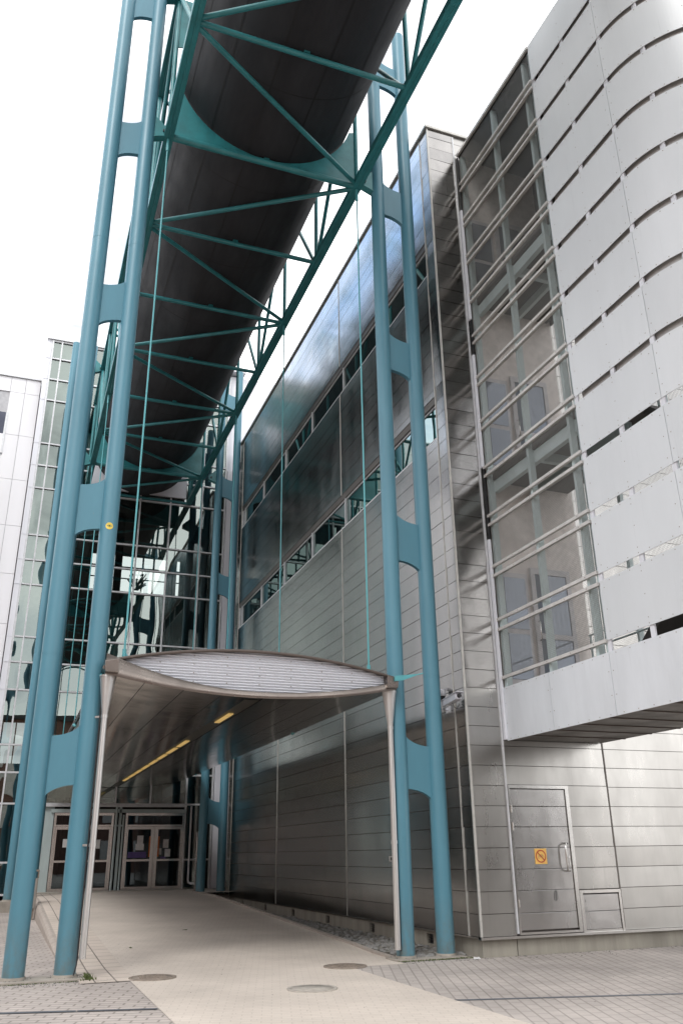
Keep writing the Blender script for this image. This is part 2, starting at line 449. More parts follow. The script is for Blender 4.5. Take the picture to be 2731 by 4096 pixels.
# ------------------------------------------------------------------ pylons
WEBS = [(2.60, 3.58), (6.74, 7.78), (10.95, 11.95), (15.05, 16.07), (19.05, 20.02)]
def pylon(name_label, xin, xout, y, brackets, zb):
    cx = (xin + xout) / 2
    t = thing('twin_column_pylon', name_label, 'pylon', (cx, y, zb), 'blue twin column pylons carrying the footbridge')
    for x in (xin, xout):
        c = MB(); c.tube((x, y, zb - .05), (x, y, 21.0), .15, n=40)
        for zz in (4.55 if x == xout else 5.1, 12.7): c.tube((x, y, zz), (x, y, zz + .02), .153, n=40, caps=False)
        c.build('column', M['column'], t)
        s_ = MB(); s_.tube((x, y, zb), (x, y, zb + .035), .175, .165, n=32); s_.build('grout_collar', M['footing'], t)
    s = 1 if xout > xin else -1
    a = xin + s * .10; b = xout - s * .10; W = abs(b - a); wv = W
    for z0, z1 in WEBS:
        # void corners are quarter ellipses: top edge steep at the inner column and flat at the outer one
        top = []; bot = []
        for i in range(13):
            th = PI / 2 * i / 12
            top.append((a + s * W * (1 - math.cos(th)), z1 - .27 * math.sin(th)))
            bot.append((a + s * W * math.sin(th), z0 - .27 * (1 - math.cos(th))))
        w = MB(); w.prism(top + bot[::-1], 'y', y - .045, y + .045); w.build('web_plate', M['column'], t)
    for z in brackets:
        br = MB(); xa = xin - s * .12; xb = xin - s * .44
        br.prism([(xa, z + .38), (xa - s * .12, z + .27), (xb, z + .07), (xb, z - .07), (xa, z - .2)], 'y', y - .06, y - .03)
        br.prism([(xa, z + .38), (xa - s * .12, z + .27), (xb, z + .07), (xb, z - .07), (xa, z - .2)], 'y', y + .03, y + .06)
        br.bar((xa, y, z - .215), (xb, y, z - .085), .17, .02)
        o = br.build('bracket', M['truss'], t)
        pn = MB(); pn.tube((xb + s * .1, y - .10, z), (xb + s * .1, y + .10, z), .035, n=12); pn.build('pin', M['black'], o)
    f = MB(); f.box(min(xin, xout) - .26, max(xin, xout) + .26, y - .27, y + .24, -.02, zb + .0)
    f.build('footing', M['footing'], t, .012)
    return t
BR = (15.83, 20.0)
P1 = pylon('blue twin column pylon beside the grey pavers with a round yellow sticker', 1.03, .35, 13.85, BR, .035)
pylon('blue twin column pylon standing by the corner of the steel clad building', 6.24, 6.96, 13.75, BR, .03)
pylon('distant blue twin column pylon next to the litter bin', 1.03, .35, 30.9, BR, .33)
pylon('distant blue twin column pylon between entrance doors and steel wall', 6.46, 7.16, 30.9, BR, .33)

# round sticker on the near pylon
st = MB(); cx, cy, cz = 1.03, 13.85, 6.77
for r, mi, off in ((.062, 0, .1525), (.024, 1, .155)):
    vs = [(cx, cy - off, cz)]; n = 24
    for i in range(n):
        th = 2 * PI * i / n
        rr = r if mi == 0 else r * (1.5 if i % 4 == 0 else .5)
        ax = rr * math.cos(th) / .15
        vs.append((cx + off * math.sin(ax), cy - off * math.cos(ax), cz + rr * math.sin(th)))
    vs[0] = (cx, cy - off, cz)
    st.add(vs, [(0, i + 1, (i + 1) % n + 1) for i in range(n)], mi)
tag(st.build('round_sticker', [M['yellow'], M['moss']]), 'round yellow sticker with a dark star on the blue column', 'sticker')

# ------------------------------------------------------------------ footbridge
XL, XR, ZB, ZT, DY = 1.47, 5.77, 15.8, 20.0, 2.842
CX, R, CZ = 3.62, 2.04, 17.92
node = lambda i: 13.85 + DY * i
I0, I1 = -7, 7
Y0, Y1 = node(I0), node(I1)
B = thing('footbridge', 'teal steel truss footbridge with a dark tubular walkway overhead', 'bridge', (3.62, 13.85, 15.8))
t = MB(); n = 160; ring = []
for i in range(n):
    th = 2 * PI * i / n; r = R
    ring.append((CX + r * math.sin(th), CZ - r * math.cos(th)))
vs = [(x, Y0 + .2, z) for x, z in ring] + [(x, Y1 + 1.2, z) for x, z in ring]
t.add(vs, [(i, (i + 1) % n, n + (i + 1) % n, n + i) for i in range(n)], 0, True)
tb = t.build('walkway_tube', M['tube'], B)
s_ = MB()
for i in range(I0 * 2, I1 * 2):
    y = 13.85 + DY / 2 * i + 1.0
    if i % 2: continue
    m_ = 90
    vs = [];
    for yy in (y, y + .03):
        for q in range(m_):
            th = 2 * PI * q / m_; vs.append((CX + (R + .004) * math.sin(th), yy, CZ - (R + .004) * math.cos(th)))
    s_.add(vs, [(q, (q + 1) % m_, m_ + (q + 1) % m_, m_ + q) for q in range(m_)], 0, True)
for deg in (-62, -38, -12, 14, 40, 64):
    th = math.radians(deg); dx, dz = math.sin(th), -math.cos(th)
    tx, tz = math.cos(th) * .02, math.sin(th) * .02
    a = (CX + (R + .005) * dx, CZ + (R + .005) * dz)
    s_.add([(a[0] - tx, Y0 + .3, a[1] - tz), (a[0] + tx, Y0 + .3, a[1] + tz), (a[0] + tx, Y1, a[1] + tz), (a[0] - tx, Y1, a[1] - tz)], [(0, 1, 2, 3)])
s_.build('skin_seams', M['seam'], tb)
for x in (XL, XR):
    for z in (ZB, ZT):
        c = MB()
        for dx in (-.055, .055): c.box(x + dx - .047, x + dx + .047, Y0, Y1 + .1, z - .095, z + .095)
        c.box(x - .02, x + .02, Y0, Y1 + .1, z - .085, z + .085)
        c.build('chord', M['truss'], B, .012)
    for i in range(I0, I1 + 1):
        y = node(i)
        c = MB(); c.tube((x, y, ZB + .09), (x, y, ZT - .09), .052, n=14); c.build('vertical_post', M['truss'], B)
    for i in range(I0, I1):
        lo, hi = (i, i + 1) if i % 2 else (i + 1, i)
        c = MB(); c.tube((x, node(lo) + (.12 if hi > lo else -.12), ZB + .08), (x, node(hi) + (-.12 if hi > lo else .12), ZT - .08), .05, n=14)
        c.build('side_diagonal', M['truss'], B)
for i in range(I0, I1 + 1):
    y = node(i)
    c = MB(); rr = .075 if i in (0, 6) else .056
    c.tube((XL + .09, y, ZB - .02), (XR - .09, y, ZB - .02), rr, n=16); c.build('cross_strut', M['truss'], B)
    h = MB(); h.box(CX - .06, CX + .06, y - .05, y + .05, ZB + .03, CZ - R + .01); h.build('tube_hanger', M['truss'], B)
for i in range(I0, I1):
    l, r_ = (i, i + 1) if i % 2 else (i + 1, i)
    dl = .1 if r_ > l else -.1
    c = MB(); c.tube((XL + .08, node(l) + dl, ZB - .02), (XR - .08, node(r_) - dl, ZB - .02), .052, n=14); c.build('plan_brace', M['truss'], B)
    c = MB(); c.tube((XL + .08, node(l) + dl, ZT + .02), (XR - .08, node(r_) - dl, ZT + .02), .05, n=12); c.build('top_brace', M['truss'], B)
# corner plates of the pylon frames
for yy in (node(0), node(6)):
    for sx in (-1, 1):
        xo = XL + .03 if sx < 0 else XR - .03
        for sz in (-1, 1):
            pts = []
            RR = R + .02
            a0 = math.radians(2); a1 = math.radians(74)
            for q in range(22):
                th = a0 + (a1 - a0) * q / 21
                pts.append((CX + sx * RR * math.sin(th), CZ + sz * RR * math.cos(th)))
            zo = ZB if sz < 0 else ZT
            last = pts[-1]
            pts += [(xo, last[1] + sz * -.05), (xo, zo), (CX + sx * .05, zo)]
            w = MB(); w.prism(pts, 'y', yy - .012, yy + .012); w.build('frame_plate', M['truss'], B)

# ------------------------------------------------------------------ canopy
C = thing('entrance_canopy', 'curved stainless steel canopy hung by thin rods before the entrance', 'canopy', (3.65, 13.5, 4.2))
cxa, cxb, cy0, cy1 = 1.16, 6.12, 13.45, 33.6
xm = (cxa + cxb) / 2; hw = (cxb - cxa) / 2
def lens(u, ze, zm): return ze + (zm - ze) * (1 - u * u)
def zl(x): return lens((x - xm) / hw, 4.235, 3.97)
def zl2(x):
    u = (x - xm) / hw
    return lens(u, 4.38, 4.065) + (.17 * u * u if u < 0 else -.02 * u)
def zu(x): return lens((x - xm) / hw, 4.42, 4.73)
nx = 56
xs = [cxa + (cxb - cxa) * i / nx for i in range(nx + 1)]
# underside in long sheets with narrow gaps, with a trough left open for the lamps
sheets = [(0, 7), (7, 14), (14, 21), (21, 26), (29, 35), (35, 42), (42, 49), (49, 56)]
for a, b in sheets:
    for y0_, y1_ in ((cy0, 18.4), (18.4, 23.4), (23.4, 28.4), (28.4, cy1)):
        s_ = MB(); vs = []; m_ = 8; ny = 6
        for j in range(ny + 1):
            y = y0_ + .006 + (y1_ - y0_ - .012) * j / ny
            for i in range(m_ + 1):
                x = xs[a] + .005 + (xs[b] - xs[a] - .01) * i / m_
                vs.append((x, y, zl(x)))
        s_.add(vs, [(j * (m_ + 1) + i, j * (m_ + 1) + i + 1, (j + 1) * (m_ + 1) + i + 1, (j + 1) * (m_ + 1) + i) for j in range(ny) for i in range(m_)], 0, True)
        s_.build('soffit_sheet', M['canopy'], C)
bk = MB(); vs = []
for y in (cy0 + .02, cy1):
    for x in xs: vs.append((x, y, zl(x) + .025))
bk.add(vs, [(i, i + 1, nx + 2 + i, nx + 1 + i) for i in range(nx)], 0, True)
bk.build('soffit_backing', M['seam'], C)
# front edge band
f = MB(); vs = []
for x in xs: vs += [(x, cy0, zl(x) - .004), (x, cy0 - .03, zl2(x)), (x, cy0 + .05, zl2(x) + .004)]
f.add(vs, [(3 * i, 3 * i + 1, 3 * i + 4, 3 * i + 3) for i in range(nx)] + [(3 * i + 1, 3 * i + 2, 3 * i + 5, 3 * i + 4) for i in range(nx)], 0, True)
f.build('front_edge_band', M['canopyf'], C)
# corrugated end infill
f = MB(); rows = 15; z0_, z1_ = 4.06, 4.74; yb = cy0 + .08
for j in range(rows * 2):
    za = z0_ + (z1_ - z0_) * j / (rows * 2); zb = z0_ + (z1_ - z0_) * (j + 1) / (rows * 2)
    ya = yb + (.035 if j % 2 else 0); yb2 = yb + (0 if j % 2 else .035)
    # clip each strip to the lens outline
    def clip(z):
        xa = None
        good = [x for x in [cxa + (cxb - cxa) * q / 400 for q in range(401)] if zl2(x) - .01 < z < zu(x)]
        return (good[0], good[-1]) if good else None
    ca, cb = clip(za), clip(zb)
    if not ca and not cb: continue
    ca = ca or (sum(cb) / 2, sum(cb) / 2); cb = cb or (sum(ca) / 2, sum(ca) / 2)
    if zb < 4.41 :  # below the springing the strip is split by nothing: lens is convex
        pass
    f.add([(ca[0], ya, za), (ca[1], ya, za), (cb[1], yb2, zb), (cb[0], yb2, zb)], [(0, 1, 2, 3)])
for zz in (4.2, 4.34, 4.48, 4.62):
    xx = cxa + .3
    while xx < cxb - .3:
        if zl2(xx) + .03 < zz < zu(xx) - .03: rivet(f, xx, yb - .002, zz, 0, -1, 1, .01)
        xx += .55
f.build('corrugated_infill', [M['corr'], M['iron']], C)
r_ = MB(); r_.pipe([(x, cy0 + .03, zu(x) + .01) for x in xs], .028, 8); r_.build('top_rim', M['rim'], C)
rf = MB(); vs = []
for y in (cy0 + .03, cy1):
    for x in xs: vs.append((x, y, zu(x) + .015))
rf.add(vs, [(i, i + 1, nx + 2 + i, nx + 1 + i) for i in range(nx)], 0, True); rf.build('roof_sheet', M['canopyf'], C)
for x, nm in ((cxa, -1), (cxb, 1)):
    e = MB(); e.pipe([(x, cy0, 4.33), (x, cy1, 4.33)], .04, 10); e.build('edge_gutter', M['canopyf'], C)
    pt = MB(); pt.prism([(x, 4.25), (x + nm * .02, 4.42), (x - nm * .2, 4.47), (x - nm * .2, 4.24)], 'y', cy0 - .07, cy0 + .16); pt.build('corner_casting', M['canopyf'], C, .01)
tr = MB(); xa, xb = xs[26], xs[29]
tr.add([(xa, cy0 + .3, zl(xa) + .012), (xb, cy0 + .3, zl(xb) + .012), (xb, cy1, zl(xb) + .012), (xa, cy1, zl(xa) + .012)], [(0, 1, 2, 3)])
tr.build('light_trough', M['lampoff'], C)
for y in (15.2, 19.3, 20.75, 22.2, 23.65, 25.1, 26.55, 28.0, 29.45):
    L = MB(); z = zl(3.6); L.box(xs[26] + .08, xs[29] - .08, y, y + 1.15, z - .012, z + .008); L.build('lamp', M['lamp'], C, .01)
# suspension rods
for x in (1.47, 5.77):
    for i in (0, 2, 4, 6):
        y = node(i)
        h = MB(); h.tube((x, y, 4.52), (x, y, 15.75), .016, n=10)
        h.tube((x, y, 15.38), (x, y, 15.7), .033, n=12); h.tube((x, y, 4.5), (x, y, 4.72), .033, n=12)
        h.prism([(x - .03, 4.66), (x + .03, 4.66), (x + .16 if x < 3 else x + .03, 4.46), (x - .03 if x < 3 else x - .16, 4.46)], 'y', y - .012, y + .012)
        h.build('hanger_rod', M['rod'], C)
        g2 = MB(); s = -1 if x < 3 else 1
        g2.tube((x + s * .25, y - .02, 4.42), (x + s * .47 - s * .12, y - .12, 4.24), .014, n=8)
        g2.tube((x + s * .3, y - .13, 4.22), (x + s * .36, y - .1, 4.25), .03, n=10)
        g2.build('stay', M['rod'], C)
sp = MB(); sp.prism([(6.05, 4.45), (6.05, 4.36), (6.2, 4.38), (6.55, 4.515)], 'y', 13.34, 13.38)
sp.tube((6.5, 13.36, 4.5), (6.6, 13.36, 4.53), .012, n=8); sp.build('drip_spout', M['rod'], C)

# ------------------------------------------------------------------ rain pipes under the canopy corners
def rainpipe(x, y, zb, label, wire):
    t = thing('downpipe', label, 'downpipe', (x, y, zb), 'stainless downpipes under the canopy')
    a = MB(); a.tube((x, y, 3.62), (x, y, 4.2), .047, .125, n=24); a.tube((x, y, 4.2), (x, y, 4.23), .13, .13, n=24); a.build('funnel', M['silver'], t)
    a = MB(); a.tube((x, y, zb), (x, y, 3.62), .047, n=20); a.build('pipe', M['silver'], t)
    for z in (3.6, 1.75):
        a = MB(); a.tube((x, y, z - .025), (x, y, z + .025), .055, n=20); a.bar((x, y, z), (x + wire * .2, y + .16, z), .02, .03); a.build('pipe_clamp', M['silver'], t)
    a = MB(); a.tube((x + wire * .065, y + .03, zb - .02), (x + wire * .065, y + .03, 4.15), .012, n=8)
    if wire < 0: a.pipe([(x + wire * .065, y + .03, zb), (x + wire * .07, y + .02, zb - .08), (x + wire * .1, y, zb - .2)], .009, 8)
    a.build('cable', M['black'], t)
rainpipe(1.23, 13.62, .27, 'slim stainless downpipe with funnel head beside the near pylon and its black cable', -1)
rainpipe(6.05, 13.62, .16, 'slim stainless downpipe with funnel head in front of the steel wall', 1)

# ------------------------------------------------------------------ steel clad building
S = thing('steel_clad_building', 'long building clad in brushed stainless steel strips with ribbon windows', 'building', (7.39, 13.32, 0))
WX, WY, TOP, CH = 7.39, 13.32, 17.66, .335
def courses(z0, z1):
    out = []; k_ = 0
    while .30 + CH * (k_ + 1) <= z0 + .02: k_ += 1
    z = z0
    while z < z1 - .03:
        nz = .30 + CH * (k_ + 1); k_ += 1
        if nz <= z + .06: continue
        if nz > z1 - .06: nz = z1
        out.append((z, nz)); z = nz
    return out
def clad_x(mb, x, ya, yb, z0, z1, tilt=.003):
    """panels on a wall facing -x"""
    for a, b in courses(z0, z1):
        g_ = .005; t0 = random.uniform(-tilt, tilt); t1 = random.uniform(-tilt, tilt) * .6
        v = [(x - t1, ya + g_, a + g_), (x + t1, yb - g_, a + g_), (x + t1 + t0, yb - g_, b - g_), (x - t1 + t0, ya + g_, b - g_)]
        w = [(x + .03, p_[1], p_[2]) for p_ in v]
        mb.add(v + w, [(0, 1, 2, 3), (0, 4, 5, 1), (1, 5, 6, 2), (2, 6, 7, 3), (3, 7, 4, 0)])
def clad_y(mb, y, xa, xb, z0, z1, tilt=.003):
    for a, b in courses(z0, z1):
        g_ = .005; t0 = random.uniform(-tilt, tilt); t1 = random.uniform(-tilt, tilt) * .6
        v = [(xa + g_, y - t1, a + g_), (xb - g_, y + t1, a + g_), (xb - g_, y + t1 + t0, b - g_), (xa + g_, y - t1 + t0, b - g_)]
        w = [(p_[0], y + .03, p_[2]) for p_ in v]
        mb.add(v + w, [(0, 1, 2, 3), (0, 4, 5, 1), (1, 5, 6, 2), (2, 6, 7, 3), (3, 7, 4, 0)])
YS = [13.34, 13.72, 19.35, 25.0, 30.6, 31.1]
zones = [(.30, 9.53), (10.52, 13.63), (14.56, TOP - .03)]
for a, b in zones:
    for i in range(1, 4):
        parts_ = [(a, b, 'clad_lit' if a > 14 else 'clad')] if a > 1 or i == 1 else [(a, 3.985, 'clad_shaded'), (3.985, b, 'clad')]
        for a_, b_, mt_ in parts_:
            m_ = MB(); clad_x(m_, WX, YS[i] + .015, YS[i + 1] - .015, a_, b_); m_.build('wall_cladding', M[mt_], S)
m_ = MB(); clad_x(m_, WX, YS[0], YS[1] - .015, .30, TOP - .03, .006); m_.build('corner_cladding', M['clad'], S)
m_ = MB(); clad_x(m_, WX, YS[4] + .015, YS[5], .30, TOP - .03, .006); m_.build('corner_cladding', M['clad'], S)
# set-back bay between the wall and the glass facade
m_ = MB(); clad_x(m_, 7.85, 31.1, 33.75, .45, TOP - .03); m_.build('recess_cladding', M['clad'], S)
m_ = MB(); m_.box(WX + .03, 7.85, 31.08, 31.1, .0, TOP - .05); m_.build('recess_return', M['clad'], S)
# body behind the cladding
b_ = MB(); b_.box(WX + .032, 22, WY + .032, 31.05, .285, 9.5); b_.box(WX + .032, 22, WY + .032, 31.05, 10.55, 13.6); b_.box(WX + .032, 22, WY + .032, 31.05, 14.6, TOP - .06)
b_.box(7.9, 22, WY + .04, 31.04, 9.5, 10.55); b_.box(7.9, 22, WY + .04, 31.04, 13.6, 14.6); b_.box(7.9, 22, 31.05, 40, .0, TOP - .07)
b_.build('wall_core', M['joint'], S)
b_ = MB(); b_.box(WX + .005, WX + .03, WY + .42, 30.55, 9.50, 9.53); b_.build('flashing', M['jlight'], S)
for y in YS[1:5]:
    m_ = MB(); m_.box(WX - .012, WX + .03, y - .014, y + .014, .30, TOP - .04) if y in (YS[1], YS[4]) else [m_.box(WX - .012, WX + .03, y - .014, y + .014, a, b) for a, b in zones]
    m_.build('joint_cover', M['jlight'], S)
m_ = MB(); m_.box(WX - .008, WX + .03, WY - .008, WY + .022, .30, TOP - .03); m_.build('corner_trim', M['jlight'], S)
# ribbon windows
MY = [13.76, 16.45, 19.17, 21.92, 24.72, 27.48, 30.2, 30.55]
for z0, z1 in ((9.53, 10.52), (13.63, 14.56)):
    for a, b in zip(MY[:-1], MY[1:]):
        w = MB(); zs = z0 + .05
        w.box(WX + .02, WX + .075, b - .045, b, zs, z1 - .16)
        w.box(WX + .02, WX + .075, a, b, z0 + .005, zs)
        w.box(WX + .05, WX + .10, a, b - .045, z1 - .2, z1 - .16)
        o = w.build('window', M['alum'], S)
        q = MB(); q.add([(WX + .072, a, zs), (WX + .072, b - .045, zs), (WX + .072, b - .045, z1 - .16), (WX + .072, a, z1 - .16)], [(0, 1, 2, 3)]); q.build('pane', M['wglass'], o)
    q = MB(); q.box(WX + .012, WX + .3, MY[0], MY[-1], z1 - .16, z1 - .002); q.build('window_head', M['soffit'], S)
    q = MB(); q.box(WX + .11, WX + .4, MY[0], MY[-1], z0, z1 - .17); q.build('window_backing', M['intdark'], S)
# front wall
m_ = MB(); clad_y(m_, WY, WX + .03, 8.06, .30, 4.32); m_.build('corner_strip_cladding', M['cladf'], S)
m_ = MB(); clad_y(m_, WY, WX + .03, 8.06, 4.32, TOP - .03, .006); m_.build('corner_strip_cladding', M['clad_corner_shaded'], S)
m_ = MB(); clad_y(m_, WY, 8.08, 10.19, 2.66, 3.42); clad_y(m_, WY, 9.33, 10.19, .96, 2.66); m_.build('front_cladding', M['cladf'], S)
m_ = MB(); clad_y(m_, WY + .012, 10.21, 15.5, .30, TOP - .03); clad_y(m_, WY + .012, 15.52, 21.9, .30, TOP - .03); m_.build('front_cladding', M['cladf'], S)
m_ = MB(); clad_y(m_, WY + .01, 8.08, 10.19, 3.42, TOP - .03); m_.build('front_cladding', M['cladf'], S)
m_ = MB(); m_.box(10.186, 10.214, WY - .008, WY + .03, .34, TOP - .05); m_.build('joint_cover', M['joint'], S)
m_ = MB(); m_.box(8.055, 8.085, WY - .03, WY + .03, .33, TOP - .1); m_.build('joint_cover', M['alum'], S)
cp = MB(); cp.box(WX - .05, WX + .35, WY - .05, 31.15, TOP - .03, TOP + .05); cp.box(WX + .35, 22, WY - .05, WY + .3, TOP - .03, TOP + .05); cp.build('coping', M['jlight'], S, .01)
# plinth with vents and sill
pl = MB(); ZP = .27
holes = [15.27, 18.0, 20.76, 23.47, 26.16, 28.83]
ya = WY + .04
for h in holes + [31.2]:
    pl.box(WX + .035, WX + .3, ya, h - .13 if h < 31 else 31.1, -.05, ZP); 
    if h < 31:
        pl.box(WX + .035, WX + .3, h - .13, h + .13, -.05, .055); pl.box(WX + .035, WX + .3, h - .13, h + .13, .22, ZP)
        ya = h + .13
pl.box(WX + .3, 8.06, WY + .04, WY + .3, -.05, ZP)
pl.box(8.075, 11.6, WY + .036, WY + .3, -.05, ZP); pl.box(11.615, 22, WY + .036, WY + .3, -.05, ZP)
pl.build('plinth', M['concrete'], S)
for h in holes:
    v_ = MB(); v_.box(WX + .1, WX + .12, h - .13, h + .13, .055, .22)
    for q in range(4): v_.bar((WX + .075, h - .12, .075 + q * .04), (WX + .075, h + .12, .075 + q * .04), .03, .006)
    v_.build('vent', M['black'], S)
sl = MB(); sl.prism([(WX - .03, .30), (WX - .03, .275), (WX + .04, .262), (WX + .04, .30)], 'y', WY - .03, 31.08); 
sl.prism([(WY - .05, .36 - .06), (WY - .05, .262), (WY + .04, .258), (WY + .04, .30)], 'x', WX - .03, 22)
sl.build('base_flashing', M['stainless'], S)
# service door
dfr = MB()
dfr.box(8.09, 9.33, WY - .035, WY + .03, 2.60, 2.655); dfr.box(9.255, 9.325, WY - .035, WY + .03, .31, 2.60); dfr.box(8.09, 8.13, WY - .035, WY + .03, .31, 2.60)
dfr.box(8.13, 9.255, WY - .03, WY + .03, .31, .345)
DR = dfr.build('service_door', M['stainless'], S)
lf = MB()
for a, b in zip([.37, .63, .97, 1.30, 1.635, 1.97, 2.305], [.63, .97, 1.30, 1.635, 1.97, 2.305, 2.59]):
    lf.box(8.135, 9.25, WY - .012 - random.uniform(0, .003), WY + .02, a + .004, b - .004)
lf.build('door_leaf', M['door'], DR, .003)
hd = MB(); hd.pipe([(9.20, WY - .015, 1.70), (9.13, WY - .07, 1.70), (9.10, WY - .1, 1.67), (9.09, WY - .11, 1.6), (9.09, WY - .11, 1.36), (9.10, WY - .1, 1.29), (9.13, WY - .07, 1.26), (9.20, WY - .015, 1.26)], .016, 10)
hd.tube((9.2, WY - .03, 1.48), (9.2, WY, 1.48), .022, n=14); hd.box(9.205, 9.225, WY - .02, WY, 1.33, 1.43)
hd.build('handle', M['stainless'], DR)
hg = MB(); [hg.tube((8.12, WY - .045, z), (8.12, WY - .045, z + .12), .012, n=8) for z in (.72, 1.92, 2.2)]; hg.build('hinge', M['stainless'], DR)
wl = MB(); wl.pipe([(8.86, WY - .02, .96), (8.845, WY - .03, .88), (8.85, WY - .03, .80), (8.875, WY - .03, .81), (8.89, WY - .03, .88), (8.88, WY - .02, .955)], .004, 6); wl.build('wire_loop', M['black'], DR)
sg = MB(); sg.box(8.52, 8.755, WY - .02, WY - .013, 1.375, 1.62)
n = 32; cx, cz = 8.637, 1.4975
vs = []
for rr in (.102, .084):
    for i in range(n): vs.append((cx + rr * math.cos(2 * PI * i / n), WY - .022, cz + rr * math.sin(2 * PI * i / n)))
sg.add(vs, [(i, (i + 1) % n, n + (i + 1) % n, n + i) for i in range(n)], 1)
sg.bar((cx - .066, WY - .0225, cz + .066), (cx + .066, WY - .0225, cz - .066), .001, .017, 1, up=(0, 0, 1))
# faint bicycle under the bar
for wx in (-.038, .038):
    sg.pipe([(cx + wx + .022 * math.cos(2 * PI * i / 14), WY - .0205, cz - .012 + .022 * math.sin(2 * PI * i / 14)) for i in range(15)], .0022, 4, 2)
for a, b in (((-.038, -.012), (-.012, .022)), ((-.012, .022), (.026, .022)), ((.026, .022), (.038, -.012)), ((-.012, .022), (0, -.012)), ((0, -.012), (-.038, -.012)), ((0, -.012), (.026, .022)), ((.026, .022), (.022, .038)), ((-.012, .022), (-.016, .034))):
    sg.tube((cx + a[0], WY - .0205, cz + a[1]), (cx + b[0], WY - .0205, cz + b[1]), .0022, n=4, mi=2)
o = sg.build('prohibition_sign', [M['signy'], M['signr'], M['iron']], DR)
# meter hatch
hf = MB(); hf.box(9.335, 9.40, WY - .03, WY + .03, .30, .95); hf.box(9.40, 10.185, WY - .03, WY + .03, .90, .95); hf.box(10.14, 10.185, WY - .03, WY + .03, .30, .90); hf.box(9.40, 10.14, WY - .02, WY + .03, .30, .335)
H = hf.build('meter_hatch', M['stainless'], S)
hl = MB(); hl.box(9.405, 10.135, WY - .012, WY + .02, .34, .612); hl.box(9.405, 10.135, WY - .012, WY + .02, .62, .875); hl.tube((9.46, WY - .02, .78), (9.46, WY - .01, .78), .02, n=12)
hl.build('hatch_leaf', M['door'], H, .003)
# roof railing at the far end
rr = MB()
for y in (26.5, 28.2, 29.9, 31.6): rr.tube((7.9, y, TOP), (7.9, y, TOP + 1.1), .012, n=6)
for z in (.4, .75, 1.1): rr.tube((7.9, 26.5, TOP + z), (7.9, 33, TOP + z), .008, n=6)
rr.box(7.75, 8.3, 31.3, 33.6, TOP - .06, TOP + .9)
rr.build('roof_railing', M['alum'], S)

# security cameras
t = thing('security_camera', 'grey box security camera on a bracket near the corner of the steel wall', 'security camera', (7.36, 13.9, 4.0))
a = MB(); a.bar((7.18, 13.72, 4.07), (7.22, 13.24, 4.14), .12, .11); a.build('housing', M['camw'], t, .01)
a = MB(); a.bar((7.183, 13.74, 4.128), (7.224, 13.19, 4.208), .15, .012); a.build('sun_shield', M['camw'], t)
a = MB(); a.tube((7.22, 13.24, 4.14), (7.224, 13.2, 4.146), .035, n=14); a.build('lens', M['black'], t)
a = MB(); a.pipe([(7.38, 13.92, 4.02), (7.28, 13.9, 3.99), (7.2, 13.8, 4.0), (7.19, 13.6, 4.03)], .022, 10); a.box(7.34, 7.385, 13.86, 13.98, 3.95, 4.09); a.build('bracket', M['white'], t)
a = MB(); a.pipe([(7.2, 13.45, 4.05), (7.22, 13.42, 3.97), (7.28, 13.44, 3.95), (7.37, 13.5, 4.05)], .007, 6); a.build('cable', M['black'], t)
t = thing('dome_camera', 'small white dome camera above the box camera on the steel wall', 'security camera', (7.3, 13.98, 4.3))
a = MB(); a.lathe([(.0, .12), (.05, .115), (.07, .08), (.072, .0), (.06, -.01)], (7.28, 13.98, 4.27), 18); a.build('housing', M['white'], t)
a = MB(); a.lathe([(.058, 0), (.05, -.04), (.03, -.062), (0, -.07)], (7.28, 13.98, 4.262), 18); a.build('dome', M['black'], t)
a = MB(); a.bar((7.28, 13.98, 4.37), (7.39, 13.98, 4.40), .04, .04); a.build('arm', M['camw'], t)

# small paper label stuck on the steel wall
a = MB(); a.box(WX - .012, WX - .006, 16.62, 16.9, 1.42, 1.52); a.box(WX - .014, WX - .010, 16.72, 16.83, 1.44, 1.5, 1)
tag(a.build('torn_label', [M['paper'], M['black']]), 'small torn white label stuck low on the steel wall', 'label')

# ------------------------------------------------------------------ stair bay
T = thing('stair_bay', 'projecting stair bay with pale grey curved panels and mesh screens', 'stair tower', (8.15, 10, 3.4))
BX, YA, YB, YC, RA = 8.15, 13.24, 10.2, 8.28, 1.8
ZJ = [4.45 + 1.048 * i for i in range(12)]; ZTOP = 17.02
ACX, ACY = BX + RA, YC
def arc(a0, a1, n, r=RA):
    return [(ACX - r * math.cos(math.radians(a0 + (a1 - a0) * i / n)), ACY - r * math.sin(math.radians(a0 + (a1 - a0) * i / n))) for i in range(n + 1)]
def curtain(mb, pts, z0, z1, th=.012, mi=0):
    n = len(pts); vs = []
    for i, (x, y) in enumerate(pts):
        x0, y0 = pts[max(0, i - 1)]; x1, y1 = pts[min(n - 1, i + 1)]
        d = Vector((x1 - x0, y1 - y0)).normalized(); nx_, ny_ = -d.y, d.x
        if nx_ * (9.9 - x) + ny_ * (10.5 - y) < 0: nx_, ny_ = -nx_, -ny_
        vs += [(x, y, z0), (x, y, z1), (x + nx_ * th, y + ny_ * th, z1), (x + nx_ * th, y + ny_ * th, z0)]
    fs = [(0, 1, 2, 3), tuple(4 * (n - 1) + q for q in (3, 2, 1, 0))]
    for i in range(n - 1):
        a = 4 * i; b = a + 4
        fs += [(a, a + 1, b + 1, b), (a + 1, a + 2, b + 2, b + 1), (a + 2, a + 3, b + 3, b + 2), (a + 3, a, b, b + 3)]
    mb.add(vs, fs, mi, False)
segs = [('flat', [(BX, YB - .004), (BX, YC + .004)]), ('arc1', arc(.2, 49.8, 28)), ('arc2', arc(50.2, 90, 22)), ('end', [(ACX + .004, YC - RA), (10.2, YC - RA)])]
tops = [z - .05 for z in ZJ[1:]] + [ZTOP]
